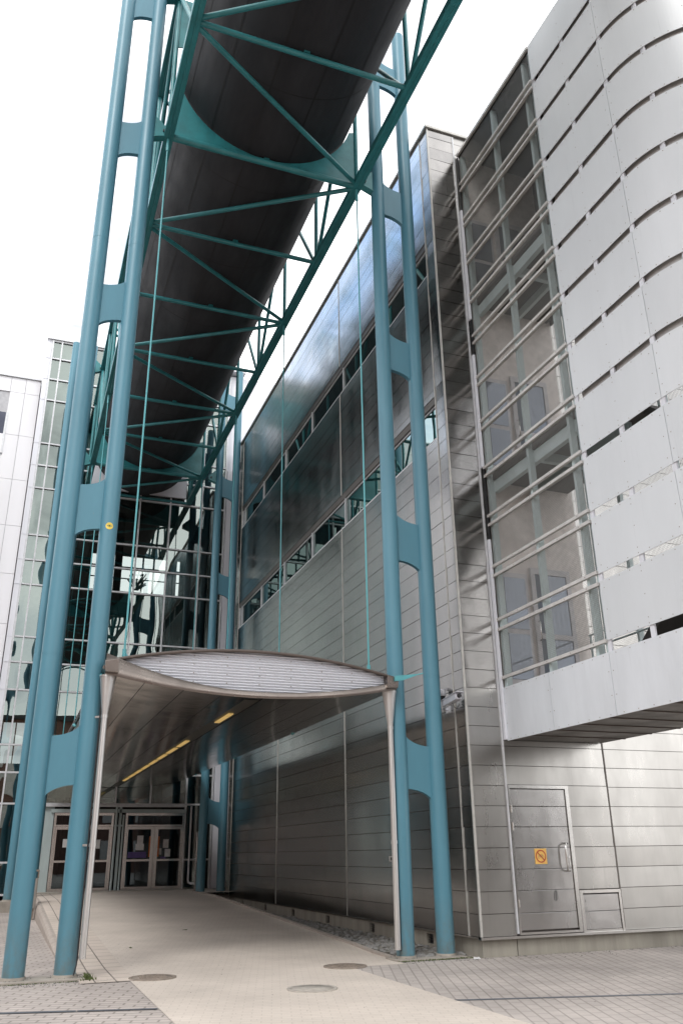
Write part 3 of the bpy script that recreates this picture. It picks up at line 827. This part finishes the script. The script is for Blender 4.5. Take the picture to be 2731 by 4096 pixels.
for zi in range(12):
    z0 = ZJ[zi] + .062; z1 = (ZJ[zi + 1] - .062) if zi < 11 else ZTOP
    for nm, pts in segs:
        q = MB(); off = random.uniform(-.003, .003)
        curtain(q, [(x + off, y + off) for x, y in pts], z0, z1)
        if nm == 'flat':
            for yy in [YB - .1, (YB + YC) / 2, YC + .09]:
                for k_ in range(3): rivet(q, BX + off, yy, z0 + .12 + (z1 - z0 - .24) * k_ / 2, -1, 0)
            for k_ in range(1, 8):
                yy = YB - (YB - YC) * k_ / 8
                for zz in (z0 + .035, z1 - .035): rivet(q, BX + off, yy, zz, -1, 0)
        elif nm.startswith('arc'):
            for k_, (x, y) in enumerate(pts):
                nx_, ny_ = (x - ACX) / RA, (y - ACY) / RA
                if k_ % 4 == 2:
                    for zz in (z0 + .035, z1 - .035): rivet(q, x + off, y + off, zz, nx_, ny_)
                if k_ in (1, len(pts) - 2):
                    for zz in (z0 + .2, (z0 + z1) / 2, z1 - .2): rivet(q, x + off, y + off, zz, nx_, ny_)
        q.build('facing_panel', [M['panel'], M['iron']], T)
# white battens seen in the gaps behind the panels
for (x, y) in [(BX + .03, YB - .02), (BX + .03, 9.22), (BX + .03, YC + .0)] + arc(25, 25.01, 1, RA - .04)[:1] + arc(50, 50.1, 1, RA - .04)[:1]:
    q = MB(); q.bar((x, y, 3.6), (x, y, ZTOP - .05), .03, .09, up=(0, 1, 0)); q.build('batten', M['white'], T)
# inner lining seen as a grey band through the upper gaps
for z0, z1 in ((8.6, 12.6), (12.85, ZTOP - .15)):
    q = MB(); curtain(q, [(BX + .075, YB - .12), (BX + .075, YC)] + arc(0.5, 90, 24, RA - .075), z0, z1, .02); q.build('inner_lining', M['lining'], T)
# fascia
fseg = [[(BX, 13.26), (BX, 11.81)], [(BX, 11.80), (BX, 10.21)], [(BX, 10.20), (BX, YC)], arc(0.2, 50, 24), arc(50.3, 90, 20) + [(10.2, YC - RA)]]
for pts in fseg:
    q = MB(); curtain(q, pts, 3.40, 4.335, .02)
    if len(pts) == 2:
        a, b = pts[0][1], pts[1][1]; n = 6
        for k_ in range(n):
            yy = a + (b - a) * (k_ + .5) / n
            for zz in (3.43, 4.30): rivet(q, BX, yy, zz, -1, 0)
        for zz in (3.7, 4.05): rivet(q, BX, a - .05, zz, -1, 0); rivet(q, BX, b + .05, zz, -1, 0)
    q.build('fascia_panel', [M['fascia'], M['iron']], T)
poly = [(BX + .021, 13.26), (BX + .021, YC)] + [(x, y) for x, y in arc(2, 88, 16, RA - .021)] + [(10.18, YC - RA + .021), (10.18, 13.26)]
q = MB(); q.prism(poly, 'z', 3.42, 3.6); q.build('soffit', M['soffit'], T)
sr = MB()
for y in (12.6, 11.9, 11.2, 10.5, 9.8, 9.1, 8.4): sr.box(BX + .03, 10.17, y - .012, y + .012, 3.408, 3.42)
sr.build('soffit_joints', M['rim'], T)
q = MB(); q.prism(poly, 'z', 4.15, 4.33); q.build('landing', M['interior'], T)
for zf in (8.45, 12.65):
    q = MB(); q.prism([(BX + .12, 13.26), (BX + .12, YB - .3), (10.1, YB - .3), (10.1, 13.26)], 'z', zf, zf + .2); q.build('landing', M['interior'], T)
    q = MB(); q.box(BX + .14, BX + .24, YB - .2, 13.2, zf - .26, zf - .02); q.build('edge_beam', M['post'], T)
    q = MB(); q.box(BX + .3, 10.1, 11.7, 11.8, zf - .2, zf - .02); q.box(9.2, 9.28, YB, 13.2, zf - .2, zf - .02); q.build('floor_beam', M['post'], T)
q = MB(); q.prism([(BX + .02, 13.26), (BX + .02, YC)] + arc(2, 88, 16, RA - .03) + [(10.18, YC - RA + .03), (10.18, 13.26)], 'z', ZTOP - .14, ZTOP - .01); q.build('roof_slab', M['intdark'], T)
# stair flights inside
for za, zb, ya, yb in ((4.33, 6.4, 9.9, 7.4), (6.4, 8.65, 7.4, 9.9), (8.65, 10.7, 9.9, 7.4), (10.7, 12.85, 7.4, 9.9), ):
    xx = 9.1 if yb < ya else 9.95
    q = MB(); q.bar((xx - .3, ya, za - .1), (xx - .3, yb, zb - .1), .75, .14, up=(0, 0, 1)); q.build('stair_flight', M['interior'], T)
# wall behind the landings, with doors
q = MB()
q.box(8.2, 10.19, 13.255, 13.3, 4.34, 16.885); q.build('landing_wall', M['intlite'], T)
for z0 in (4.35, 8.67, 12.87):
    fr = MB(); x0, x1, h = 8.95, 9.85, 2.35
    fr.box(x0, x0 + .09, 13.2, 13.25, z0, z0 + h); fr.box(x1 - .09, x1, 13.2, 13.25, z0, z0 + h); fr.box(x0 + .09, x1 - .09, 13.2, 13.25, z0 + h - .12, z0 + h); fr.box(x0 + .09, x1 - .09, 13.2, 13.25, z0, z0 + .25)
    fr.box(x0 + .09, x1 - .09, 13.2, 13.25, z0 + .95, z0 + 1.05)
    d_ = fr.build('landing_door', M['doorfr'], T)
    pn = MB(); pn.box(x0 + .09, x1 - .09, 13.22, 13.235, z0 + .25, z0 + h - .12); pn.build('pane', M['bwin'], d_)
    hh = MB(); hh.pipe([(x0 + .05, 13.18, z0 + .9), (x0 + .05, 13.12, z0 + .92), (x0 + .05, 13.12, z0 + 1.25), (x0 + .05, 13.18, z0 + 1.27)], .014, 8); hh.build('handle', M['stainless'], d_)
    sw = MB(); sw.box(8.28, 8.86, 13.21, 13.25, z0 + .05, z0 + 2.2, 0); sw.box(8.34, 8.80, 13.2, 13.21, z0 + 1.1, z0 + 2.1, 1); sw.box(8.34, 8.80, 13.2, 13.21, z0 + .15, z0 + 1.0, 1)
    sw.build('side_light', [M['doorfr'], M['bwin']], T)
# posts, rails, mesh of the open part
for y in (13.2, 11.77, 10.5, YB + .05):
    q = MB()
    if y > YB + .1: q.box(BX + .03, BX + .15, y - .035, y + .035, 4.34, ZTOP - .15)
    else: q.box(BX + .02, BX + .05, y - .05, y + .02, 4.34, ZTOP - .15)
    q.build('post', M['post'], T)
q = MB(); q.box(10.08, 10.16, 10.18, 10.26, 4.34, ZTOP - .15); q.box(10.08, 10.16, 11.7, 11.78, 4.34, ZTOP - .15); q.build('post', M['post'], T)
for i, z in enumerate(ZJ):
    for dz in ((-.095, .095) if i else (.06,)):
        q = MB(); zc = z + dz
        q.box(BX - .03, BX + .012, YB + .01, 13.26, zc - .027, zc + .027); q.box(BX + .012, BX + .04, YB + .02, 13.25, zc - .02, zc + .02)
        for yy in (13.2, 12.5, 11.77, 11.1, 10.5): rivet(q, BX - .031, yy, zc, -1, 0, 1, .011)
        q.build('rail', [M['rail'], M['iron']], T)
q = MB(); q.box(BX - .03, BX + .05, YB, 13.28, ZTOP - .07, ZTOP); q.build('top_rail', M['rail'], T)
for i in range(12):
    z0 = ZJ[i] + (.115 if i else .08); z1 = ZJ[i + 1] - .115 if i < 11 else ZTOP - .07
    q = MB(); q.add([(BX + .02, YB + .03, z0), (BX + .02, 13.25, z0), (BX + .02, 13.25, z1), (BX + .02, YB + .03, z1)], [(0, 1, 2, 3)]); q.build('mesh_screen', M['mesh'], T)
q = MB(); q.add([(10.17, YC - RA, 4.35), (10.17, 13.25, 4.35), (10.17, 13.25, 12.6), (10.17, YC - RA, 12.6)], [(0, 1, 2, 3)]); q.build('rear_mesh_screen', M['mesh'], T)
q = MB(); q.box(10.18, 10.2, YC - RA, 13.25, 12.6, ZTOP - .135); q.build('rear_wall', M['interior'], T)
hr = MB()
for z0 in (4.35, 8.67, 12.87):
    hr = MB()
    for z in (.45, .8, 1.05): hr.tube((10.05, YB, z0 + z), (10.05, 13.1, z0 + z), .018, n=8)
    for yy in (10.3, 11.7, 13.05): hr.tube((10.05, yy, z0), (10.05, yy, z0 + 1.06), .02, n=8)
    hr.build('handrail', M['post'], T)
# vertical cover strip where the bay meets the wall
cs = MB(); 
for z0, z1, mi in ((3.42, 7.2, 0), (7.2, 8.75, 1), (8.75, 11.4, 0), (11.4, 12.3, 1), (12.3, 15.3, 0), (15.3, 16.9, 1)):
    cs.box(8.10 if mi == 0 else 8.13, 8.145, 13.235, WY - .012, z0, z1, mi)
cs.build('cover_strip', [M['white'], M['black']], T)
cl = MB(); cl.tube((9.25, 8.35, -.02), (9.25, 8.35, 3.4), .11, n=28)
cl.lathe([(.11, -.35), (.2, -.12), (.2, 0)], (9.25, 8.35, 3.41), 28)
cl.build('support_column', M['post'], T)

# ------------------------------------------------------------------ glass fronted building at the end
GY = 33.8
G = thing('glass_fronted_building', 'tall glass curtain wall building closing the passage above the entrance doors', 'building', (3.4, GY, .43))
MX = [-.60, -.22, 1.12, 2.48, 3.72, 5.0, 6.35, 7.36]
TZ = [.40, 1.43, 3.38, 4.45, 5.42, 7.42, 8.46, 9.44, 11.53, 12.55, 13.6, 15.66, 16.68, 17.7, 19.77, 20.8, 21.84, 22.72]
for x in MX:
    q = MB(); w = .055 if x != MX[0] else .07
    z0 = 3.34 if 1.3 < x < 6.3 else .40
    q.box(x - w / 2, x + w / 2, GY - .09, GY + .06, z0, 22.75); q.build('mullion', M['alum'], G)
for z in TZ:
    for a, b in zip(MX[:-1], MX[1:]):
        pass
    q = MB()
    for a, b in zip(MX[:-1], MX[1:]):
        if z < 3.3 and a > 1 and b < 6.4: continue
        q.box(a + .028, b - .028, GY - .07, GY + .05, z - .03, z + .03)
    q.build('transom', M['alum'], G)
for z0, z1 in zip(TZ[:-1], TZ[1:]):
    q = MB()
    for a, b in zip(MX[:-1], MX[1:]):
        if z1 < 3.5 and a > 1 and b < 6.4: continue
        t0, t1 = random.uniform(-.004, .004), random.uniform(-.004, .004)
        nn = 8; vs = []
        for j in range(nn + 1):
            for i in range(nn + 1):
                u, v = i / nn, j / nn
                bulge = .0022 * (math.sin(PI * u) * math.sin(PI * v))
                vs.append((a + .02 + (b - a - .04) * u, GY + t0 * (u - .5) * 2 + t1 * (v - .5) * 2 + bulge, z0 + .02 + (z1 - z0 - .04) * v))
        q.add(vs, [(j * (nn + 1) + i, j * (nn + 1) + i + 1, (j + 1) * (nn + 1) + i + 1, (j + 1) * (nn + 1) + i) for j in range(nn) for i in range(nn)], 0, True)
        if z1 < 3.5 and a < 1: q.build('glazing', M['glass'], G) if b > 1 else None; q = MB() if b > 1 else q
    q.build('glazing', M['glass'], G)
q = MB(); q.box(-.84, -.64, GY - .04, GY + .3, .2, 22.85); 
for z in TZ: q.box(-.85, -.63, GY - .055, GY - .045, z - .012, z + .012)
q.build('corner_panel', M['white'], G)
q = MB(); q.box(-.86, 8.1, GY - .14, GY + .5, 22.77, 22.93); q.build('parapet', M['alum'], G)
q = MB(); q.box(7.42, 7.84, GY - .12, GY + .2, .42, 17.6); q.build('corner_pier', M['white'], G)
q = MB(); q.box(7.42, 12, GY + .25, GY + .4, 17.6, 22.7); q.box(7.9, 12, GY + .2, GY + .24, 17.6, 22.6); q.build('side_wall', M['white'], G)
# interior
q = MB(); 
for z in (4.3, 8.5, 17.4, 19.9): q.box(-.6, 7.5, GY + (.9 if z > 8 else .5), 46, z, z + .32)
q.build('floor_slab', M['intdark'], G)
q = MB()
Yb = 46
# back wall with openings to the sky behind
q.box(-.7, 7.9, Yb, Yb + .2, 0, 5.9); q.box(-.7, .15, Yb, Yb + .2, 7.9, 15.0); q.box(-.7, 7.9, Yb, Yb + .2, 7.9, 15.2)
q.box(1.4, 7.9, Yb, Yb + .2, 5.9, 7.9)
q.box(-.7, 2.7, Yb, Yb + .2, 15.2, 17.3); q.box(3.35, 3.75, Yb, Yb + .2, 15.2, 17.3); q.box(7.6, 7.9, Yb, Yb + .2, 15.2, 17.3)
q.box(-.7, 7.9, Yb, Yb + .2, 17.3, 22.7); q.box(-.76, -.7, GY + .3, Yb, 0, 22.7); q.box(7.9, 8.0, GY + .3, Yb, 0, 22.7); q.box(-.7, 7.9, GY + .3, Yb, 22.6, 22.75); q.box(-.7, 7.9, GY + .1, Yb, .35, .42)
q.build('interior_shell', M['intdark'], G)
q = MB()
for x in (4.3, 4.9, 5.5, 6.1, 6.9): q.box(x - .05, x + .05, Yb - .05, Yb, 15.2, 17.3)
q.box(2.6, 7.8, Yb - .05, Yb - .01, 15.9, 15.96)
for i_ in range(26): q.tube((5.2 + random.uniform(-.1, .1), Yb - .4, 15.2), (5.2 + random.uniform(-.55, .55), Yb - .4 + random.uniform(-.2, .2), 15.5 + random.random() * .7), .03, n=5)
q.box(2.6, 7.8, Yb - .04, Yb, 16.55, 16.63)
for x in (-.1, .4, .9): q.box(x - .03, x + .03, Yb - .05, Yb, 5.9, 7.9)
q.build('back_window_bars', M['intdark'], G)
q = MB()
for (x, y) in ((1.9, 36.5), (5.7, 36.5), (3.6, 40)): q.tube((x, y, .42), (x, y, 22.6), .18, n=16)
q.build('interior_column', M['interior'], G)
q = MB(); q.box(4.4, 7.5, 36.8, 36.9, 4.6, 5.6); q.box(-.5, 3, 37.5, 37.6, 8.8, 9.8); q.box(-.6, 1.1, GY + .35, GY + .4, 8.5, 22.6); q.build('balustrade', M['interior'], G)
bl = MB()
for z0, z1 in zip(TZ[6:-1], TZ[7:]): bl.box(-.56, 1.08, GY + .16, GY + .17, z0 + .06, z1 - .06)
bl.build('blind', plain('blind_green_grey', (.46, .50, .44), .8), G)
# collar panel where the tube enters
q = MB(); pts = [(1.62, 15.93), (5.62, 15.93), (5.62, 20.1), (1.62, 20.1)]
q.box(1.62, 5.62, GY - .2, GY - .1, 15.93, 20.1); q.build('collar_panel', M['white'], G)
# entrance screen
q = MB(); q.box(1.15, 6.38, GY - .14, GY + .02, 3.28, 3.36); q.box(1.5, 6.38, GY - .1, GY + .02, 3.08, 3.2, 1); q.build('entrance_beam', [M['alum'], M['post']], G)
q = MB(); q.tube((3.80, GY - .1, .43), (3.80, GY - .1, 3.28), .045, n=16); q.box(3.90, 3.99, GY - .1, GY, .43, 3.28); q.tube((4.07, GY - .1, .43), (4.07, GY - .1, 3.0), .035, n=12); q.box(3.74, 4.1, GY - .14, GY - .1, 2.6, 2.66)
q.build('entrance_mullion', M['post'], G)
q = MB(); q.box(1.15, 1.6, GY - .02, GY, .43, 3.28, 0); q.build('entrance_infill', M['post'], G)
def entrance(x0, x1, papers):
    fr = MB(); fr.box(x0, x1, GY - .1, GY, 2.98, 3.07); fr.box(x0, x0 + .08, GY - .1, GY, .43, 2.98); fr.box(x1 - .08, x1, GY - .1, GY, .43, 2.98); fr.box(x0 + .08, x1 - .08, GY - .1, GY, 2.60, 2.66)
    o = fr.build('entrance_doorway', M['stainless'], G)
    fp = MB(); fp.add([(x0 + .08, GY - .03, 2.66), (x1 - .08, GY - .03, 2.66), (x1 - .08, GY - .03, 2.98), (x0 + .08, GY - .03, 2.98)], [(0, 1, 2, 3)]); fp.build('fanlight', M['glassb'], o)
    xmid = (x0 + x1) / 2
    for a, b, s in ((x0 + .085, xmid - .005, 1), (xmid + .005, x1 - .085, -1)):
        lf = MB(); st_ = .1
        sa, sb = (.05, .13) if s > 0 else (.13, .05)
        lf.box(a, a + sa, GY - .09, GY - .03, .45, 2.59); lf.box(b - sb, b, GY - .09, GY - .03, .45, 2.59)
        lf.box(a + sa, b - sb, GY - .09, GY - .03, 2.50, 2.59); lf.box(a + sa, b - sb, GY - .09, GY - .03, .45, .55); lf.box(a + sa, b - sb, GY - .09, GY - .03, 1.40, 1.47)
        lo = lf.build('door_leaf', M['stainless'], o)
        pn = MB(); pn.add([(a + sa, GY - .06, .55), (b - sb, GY - .06, .55), (b - sb, GY - .06, 2.5), (a + sa, GY - .06, 2.5)], [(0, 1, 2, 3)]); pn.build('pane', M['glassb'], lo)
        hx = b - .16 if s > 0 else a + .16
        hn = MB(); hn.box(hx - .02, hx + .02, GY - .14, GY - .11, 1.55, 2.25); hn.build('pull_handle', M['orange'], lo)
    for (x, z, w, h, m_) in papers:
        pp = MB(); pp.box(x, x + w, GY - .068, GY - .064, z, z + h); pp.build('notice', M[m_], o)
entrance(1.62, 3.72, [(3.1, 1.85, .2, .3, 'paper'), (2.95, 1.46, .12, .08, 'paper'), (2.0, 1.9, .2, .28, 'paper')])
entrance(4.14, 6.34, [(4.62, 2.0, .22, .28, 'paper'), (4.58, 1.78, .3, .22, 'paper'), (4.32, 1.52, .66, .2, 'purple'), (5.58, 1.85, .2, .3, 'paper'), (5.66, 1.55, .2, .26, 'paper'), (5.5, 1.48, .2, .07, 'purple'), (5.35, 1.62, .18, .22, 'paper')])
# lit poster wall and furniture inside the hall, seen through the doors
q = MB(); q.box(1.5, 2.0, 37.2, 37.25, 1.2, 2.4, 0); q.box(1.55, 1.9, 37.15, 37.2, .5, 1.7, 1); q.box(4.3, 6.6, 38, 38.2, .43, 1.5, 2); q.box(2.9, 3.4, 36.4, 36.6, .43, 2.7, 1)
q.build('lobby_fittings', [M['intlite'], M['blueg'], M['interior']], G)

# downpipe and steel post beside the entrance
t = MB(); t.pipe([(6.52, GY - .35, 3.3), (6.52, GY - .35, .75), (6.54, GY - .36, .66), (6.62, GY - .4, .62), (6.78, GY - .45, .62)], .035, 12)
tag(t.build('bent_drainpipe', M['alum']), 'thin pale drainpipe bent at its foot beside the entrance doors', 'drainpipe')
t = MB(); t.box(6.40, 6.53, 31.6, 31.66, .4, 2.35); t.box(6.42, 6.51, 31.59, 31.6, 1.4, 2.2, 0)
tag(t.build('steel_bollard', M['stainless'], bevel=.006), 'flat upright stainless post near the entrance doors', 'post')
# step under the entrance doors
t = MB(); t.box(1.2, 6.4, 32.9, 33.78, .40, .452); tag(t.build('door_mat', M['ironc']), 'grey grating mat laid along the entrance doors', 'doormat')

# ------------------------------------------------------------------ white building beyond
WB = thing('white_panel_building', 'white panel clad office block left of the glass facade', 'building', (-4, 34.3, 0))
q = MB(); q.box(-14, -.88, 34.35, 45, 0, 20.9)
q.build('wall_core', M['wjoint'], WB)
q = MB(); q.box(-14, -.9, 34.31, 34.34, 0.1, 5.0); q.build('ground_floor_glazing', M['wglass'], WB)
for j in range(8):
    z1 = 20.9 - 2.03 * j + (0 if j else 0); z0 = z1 - 2.015
    if j == 0: z0 = 20.18; 
    zt = 20.88 if j == 0 else 20.17 - 2.03 * (j - 1); zb = 20.185 if j == 0 else zt - 2.015
    if zb < .3: zb = .3
    q = MB(); x = -.89
    while x > -13.5:
        xa = x - .585 if j or True else x
        if not (xa + .3 < -2.03 and -4.9 < x and j == 1):
            q.box(xa, x, 34.30, 34.345, zb, zt)
        elif q.v and x > -3:
            q.build('wall_panel_row', M['wwall'], WB); q = MB()
        x -= .60
    q.build('wall_panel_row', M['wwall'], WB)
q = MB(); q.box(-14, -.87, 34.22, 45, 20.9, 20.98); q.build('parapet', M['alum'], WB)
q = MB(); q.box(-4.9, -2.02, 34.30, 34.34, 17.16, 17.24); q.box(-2.1, -2.02, 34.28, 34.36, 17.24, 19.16)
q.build('window_sill', M['alum'], WB)
q = MB(); q.add([(-4.9, 34.345, 17.2), (-2.05, 34.345, 17.2), (-2.05, 34.345, 19.18), (-4.9, 34.345, 19.18)], [(0, 1, 2, 3)]); q.build('window', darkglass('far_window', (.05, .055, .08), .08, .05, (.5, .52, .62)), WB)

# ------------------------------------------------------------------ litter bin
t = thing('litter_bin', 'narrow beige litter bin behind the near pylon by the kerb', 'litter bin', (.9, 26.9, 0))
a = MB(); a.box(.72, 1.04, 26.75, 27.05, .28, 1.05); a.build('body', M['wood'], t, .02)
a = MB(); a.box(.71, 1.05, 26.74, 27.06, 1.22, 1.27); a.box(.71, .74, 26.75, 27.05, 1.05, 1.22); a.box(1.02, 1.05, 26.75, 27.05, 1.05, 1.22); a.build('hood', M['iron'], t, .006)
a = MB(); a.box(.75, 1.01, 26.8, 27.02, 0.0, .28); a.build('foot', M['iron'], t)

# ------------------------------------------------------------------ manhole covers
def manhole(x, y, r, mat, label, rimm):
    a = MB(); 
    t = thing('manhole_cover', label, 'manhole cover', (x, y, .006))
    a.lathe([(r, 0), (r, .012), (r * .86, .014), (r * .86, .004)], (x, y, .006), 36); a.build('ring', M[rimm], t)
    a = MB(); a.lathe([(0, .012), (r * .84, .012), (r * .84, 0)], (x, y, .006), 36)
    if mat == 'iron':
        for i in range(-4, 5):
            for j in range(-4, 5):
                if i * i + j * j < 17 and (i + j) % 2: a.box(x + i * r * .17 - .02, x + i * r * .17 + .02, y + j * r * .17 - .02, y + j * r * .17 + .02, .018, .026)
    a.build('lid', M[mat], t)
manhole(2.19, 13.42, .33, 'iron', 'rusty patterned manhole cover where the grey pavers meet the path', 'iron')
manhole(5.05, 13.35, .33, 'iron', 'brown manhole cover near the foot of the pylon at the corner', 'iron')
manhole(3.88, 11.44, .32, 'ironc', 'pale grey concrete filled manhole cover in the middle of the path', 'ironc')

# weeds at the pylon footing, moss line, fallen leaves
def tuft(x, y, n, h, spread, mat=0):
    for i in range(n):
        a = random.random() * 2 * PI; r = random.random() * spread
        px, py = x + r * math.cos(a), y + r * math.sin(a); hh = h * random.uniform(.5, 1.1); b = random.uniform(0, 2 * PI); l = hh * .5
        w_ = .006
        W.add([(px - w_, py, .0), (px + w_, py, .0), (px + l * math.cos(b) * .5 + w_, py + l * math.sin(b) * .5, hh * .65), (px + l * math.cos(b), py + l * math.sin(b), hh)], [(0, 1, 2), (0, 2, 3)], mat)
W = MB(); tuft(1.33, 13.66, 60, .09, .07); tuft(1.3, 13.6, 40, .05, .16)
W.build('weed_clump', M['moss'])
tag(D.objects['weed_clump'], 'small green weed tuft growing at the pylon footing', 'weed')
W = MB()
for i in range(130):
    x = random.uniform(.05, 1.3); tuft(x, 13.56, 1, .018, .02)
for i in range(200):
    x = random.uniform(6.0, 7.3); tuft(x, 13.46, 1, .03, .02)
for i in range(420):
    tuft(random.uniform(6.3, 7.3), random.uniform(14.2, 20), 1, .05, .03)
tag(W.build('moss', M['moss']), kind='stuff')
GR = MB()
def speck(x, y, z, r):
    a = random.random() * 6
    GR.add([(x + r * math.cos(a + q * 1.57) * random.uniform(.6, 1.2), y + r * math.sin(a + q * 1.57) * random.uniform(.6, 1.2), z) for q in range(4)] + [(x, y, z + r * .7)], [(0, 1, 4), (1, 2, 4), (2, 3, 4), (3, 0, 4)], random.choice((0, 1, 1)))
for i in range(260): speck(random.uniform(7.4, 15), 13.3 - random.random() ** 3 * .5, .006, random.uniform(.004, .014))
for i in range(260): speck(random.uniform(.0, 1.7), 13.55 - random.random() ** 2 * .35, .006, random.uniform(.004, .012))
for i in range(160): speck(random.uniform(6, 7.5), 13.45 - random.random() ** 2 * .3, .006, random.uniform(.004, .013))
for i in range(420):
    y_ = random.uniform(5, 24); speck(random.uniform(1.3, 5.9) if y_ > 13.3 else random.uniform(-3, 9), y_, rz(y_) + .001, random.uniform(.003, .008))
for cx_, cy_ in ((1.03, 13.85), (.35, 13.85), (6.24, 13.75), (6.96, 13.75)):
    for i in range(70):
        a_ = random.random() * 6.28; r_ = .165 + random.random() ** 2 * .09; speck(cx_ + r_ * math.cos(a_), cy_ + r_ * math.sin(a_), .036, random.uniform(.004, .011))
tag(GR.build('grit', [M['stone'], M['asph']]), kind='stuff')
def leaf(x, y, z, label, a):
    L = MB(); c, s = math.cos(a), math.sin(a)
    pts = [(-.06, 0), (-.02, .028), (.03, .022), (.07, 0), (.03, -.025), (-.02, -.03)]
    L.add([(x + p_[0] * c - p_[1] * s, y + p_[0] * s + p_[1] * c, z + .006 + .012 * (i % 2)) for i, p_ in enumerate(pts)], [tuple(range(6))])
    tag(L.build('fallen_leaf', M['moss']), label, 'leaf')
leaf(3.75, 19.3, rz(19.3), 'fallen green leaf lying far up the beige ramp', .4)
leaf(2.35, 17.0, rz(17.0), 'fallen yellowish leaf lying nearer the kerb on the beige ramp', 1.4)
# litter scrap at the plinth corner
a = MB()
for i in range(7):
    x = 7.2 + i * .014; h_ = random.uniform(.015, .04); a.add([(x, 13.27 + random.uniform(-.02, .02), .008), (x + .03, 13.24 + random.uniform(-.02, .02), .01), (x + .02, 13.26, h_), (x + .005, 13.29, h_ * .8)], [(0, 1, 2), (0, 2, 3)])
tag(a.build('paper_scrap', M['paper']), 'crumpled white paper scrap at the foot of the plinth corner', 'litter')

# ------------------------------------------------------------------ brick building across the square (behind the camera, seen in reflections)
K = thing('brick_building', 'red brick office block with white windows across the square behind the viewer', 'building', (3, -26, 0))
q = MB(); q.box(-22, 26, -34, -26, 0, 15); q.build('wall', M['brick'], K)
q = MB()
for z in (1.2, 4.7, 8.2, 11.7):
    for i in range(14): q.box(-20.5 + i * 3.3, -20.5 + i * 3.3 + 1.7, -26, -25.9, z, z + 1.9)
q.build('window_band', M['intlite'], K)
q = MB(); q.box(-22.3, 26.3, -34.3, -25.7, 15, 15.4); q.build('roof', M['asph'], K)

K = thing('brick_office', 'long red brick office with rows of white windows on the open side of the square', 'building', (-18, 12, 0))
q = MB(); q.box(-26, -18, -8, 33, 0, 13); q.build('wall', M['brick2'], K)
q = MB()
for z in (1.0, 4.4, 7.8, 10.8):
    for i in range(13): q.box(-18, -17.92, -6.5 + i * 3.0, -6.5 + i * 3.0 + 1.5, z, z + 1.6)
q.build('window_band', M['lining2'], K)
q = MB(); q.box(-26.3, -17.7, -8.3, 33.3, 13, 13.4); q.build('roof', M['asph'], K)

K = thing('reflection_blocker', 'low unseen dark kiosk standing to the right of the viewer outside the picture', 'blocker', (13, 1.5, 0))  # unseen block, added so the front corner strip and door reflect something dark
q = MB(); q.box(12.9, 15, -3, 4.6, 0, 3.6); q.build('wall', M['intdark'], K)
q = MB(); q.box(12.8, 15.2, -3.2, 4.7, 3.6, 3.8); q.build('roof', M['asph'], K)

# ------------------------------------------------------------------ camera
p, y, r = .38684, .36464, -.01415
f_ = Vector((math.sin(y) * math.cos(p), math.cos(y) * math.cos(p), math.sin(p)))
rt = Vector((math.cos(y), -math.sin(y), 0)); u = rt.cross(f_)
rt2 = rt * math.cos(r) + u * math.sin(r); u2 = -rt * math.sin(r) + u * math.cos(r)
cam = D.cameras.new('camera'); co = D.objects.new('camera', cam); COL.objects.link(co)
co.matrix_world = Matrix(((rt2.x, u2.x, -f_.x, 0), (rt2.y, u2.y, -f_.y, 0), (rt2.z, u2.z, -f_.z, 1.6), (0, 0, 0, 1)))
cam.sensor_fit = 'HORIZONTAL'; cam.sensor_width = 22.3; cam.lens = 1922.1 / 1568 * 22.3
cam.clip_end = 1500; cam.clip_start = .05
scene.camera = co

# ------------------------------------------------------------------ light
ELEV, AZ = math.radians(48), math.radians(215)   # azimuth clockwise from +Y
w = D.worlds.new('World'); scene.world = w; w.use_nodes = True; nt = w.node_tree
bg = nt.nodes['Background']; bg.inputs['Strength'].default_value = .15
sky = N(nt, 'ShaderNodeTexSky'); sky.sky_type = 'NISHITA'; sky.sun_disc = False; sky.sun_elevation = ELEV; sky.sun_rotation = AZ
v = coords(nt, (1, 1, 2.2), kind='Generated')
cf = noise(nt, v, 1.6, 7, .55)
cloud = ramp(nt, noise(nt, v, 2.6, 6, .6), [(.34, (6.3, 6.5, 6.8)), (.50, (17.6, 17.4, 17.3))])
fac = mrange(nt, cf, .36, .52, .35, 1)
base_sky = mixc(nt, fac, sky.outputs['Color'], cloud)
tc = N(nt, 'ShaderNodeTexCoord'); dp = N(nt, 'ShaderNodeVectorMath', operation='DOT_PRODUCT')
nt.links.new(tc.outputs['Generated'], dp.inputs[0]); dp.inputs[1].default_value = Vector((-.33, .74, .585)).normalized()
gap = N(nt, 'ShaderNodeMath', operation='MULTIPLY')
nt.links.new(mrange(nt, dp.outputs['Value'], .955, .992, 0, 1), gap.inputs[0])
nt.links.new(mrange(nt, noise(nt, coords(nt, kind='Generated'), 7, 5, .6), .38, .55, 0, 1), gap.inputs[1])
nt.links.new(mixc(nt, gap.outputs[0], base_sky, (4.6, 7.4, 12.0)), bg.inputs['Color'])
sun = D.lights.new('sun', 'SUN'); sun.energy = 1.3; sun.angle = math.radians(16); sun.color = (1, .985, .955)
so = D.objects.new('sun', sun); COL.objects.link(so)
sd = Vector((math.sin(AZ) * math.cos(ELEV), math.cos(AZ) * math.cos(ELEV), math.sin(ELEV)))
so.rotation_euler = sd.to_track_quat('Z', 'Y').to_euler()
scene.view_settings.view_transform = 'Standard'; scene.view_settings.look = 'None'; scene.view_settings.exposure = 0; scene.view_settings.gamma = 1
scene.render.engine = 'CYCLES'
scene.cycles.max_bounces = 8; scene.cycles.transparent_max_bounces = 16; scene.cycles.glossy_bounces = 5; scene.cycles.diffuse_bounces = 4
scene.cycles.sample_clamp_indirect = 6; scene.cycles.caustics_reflective = False
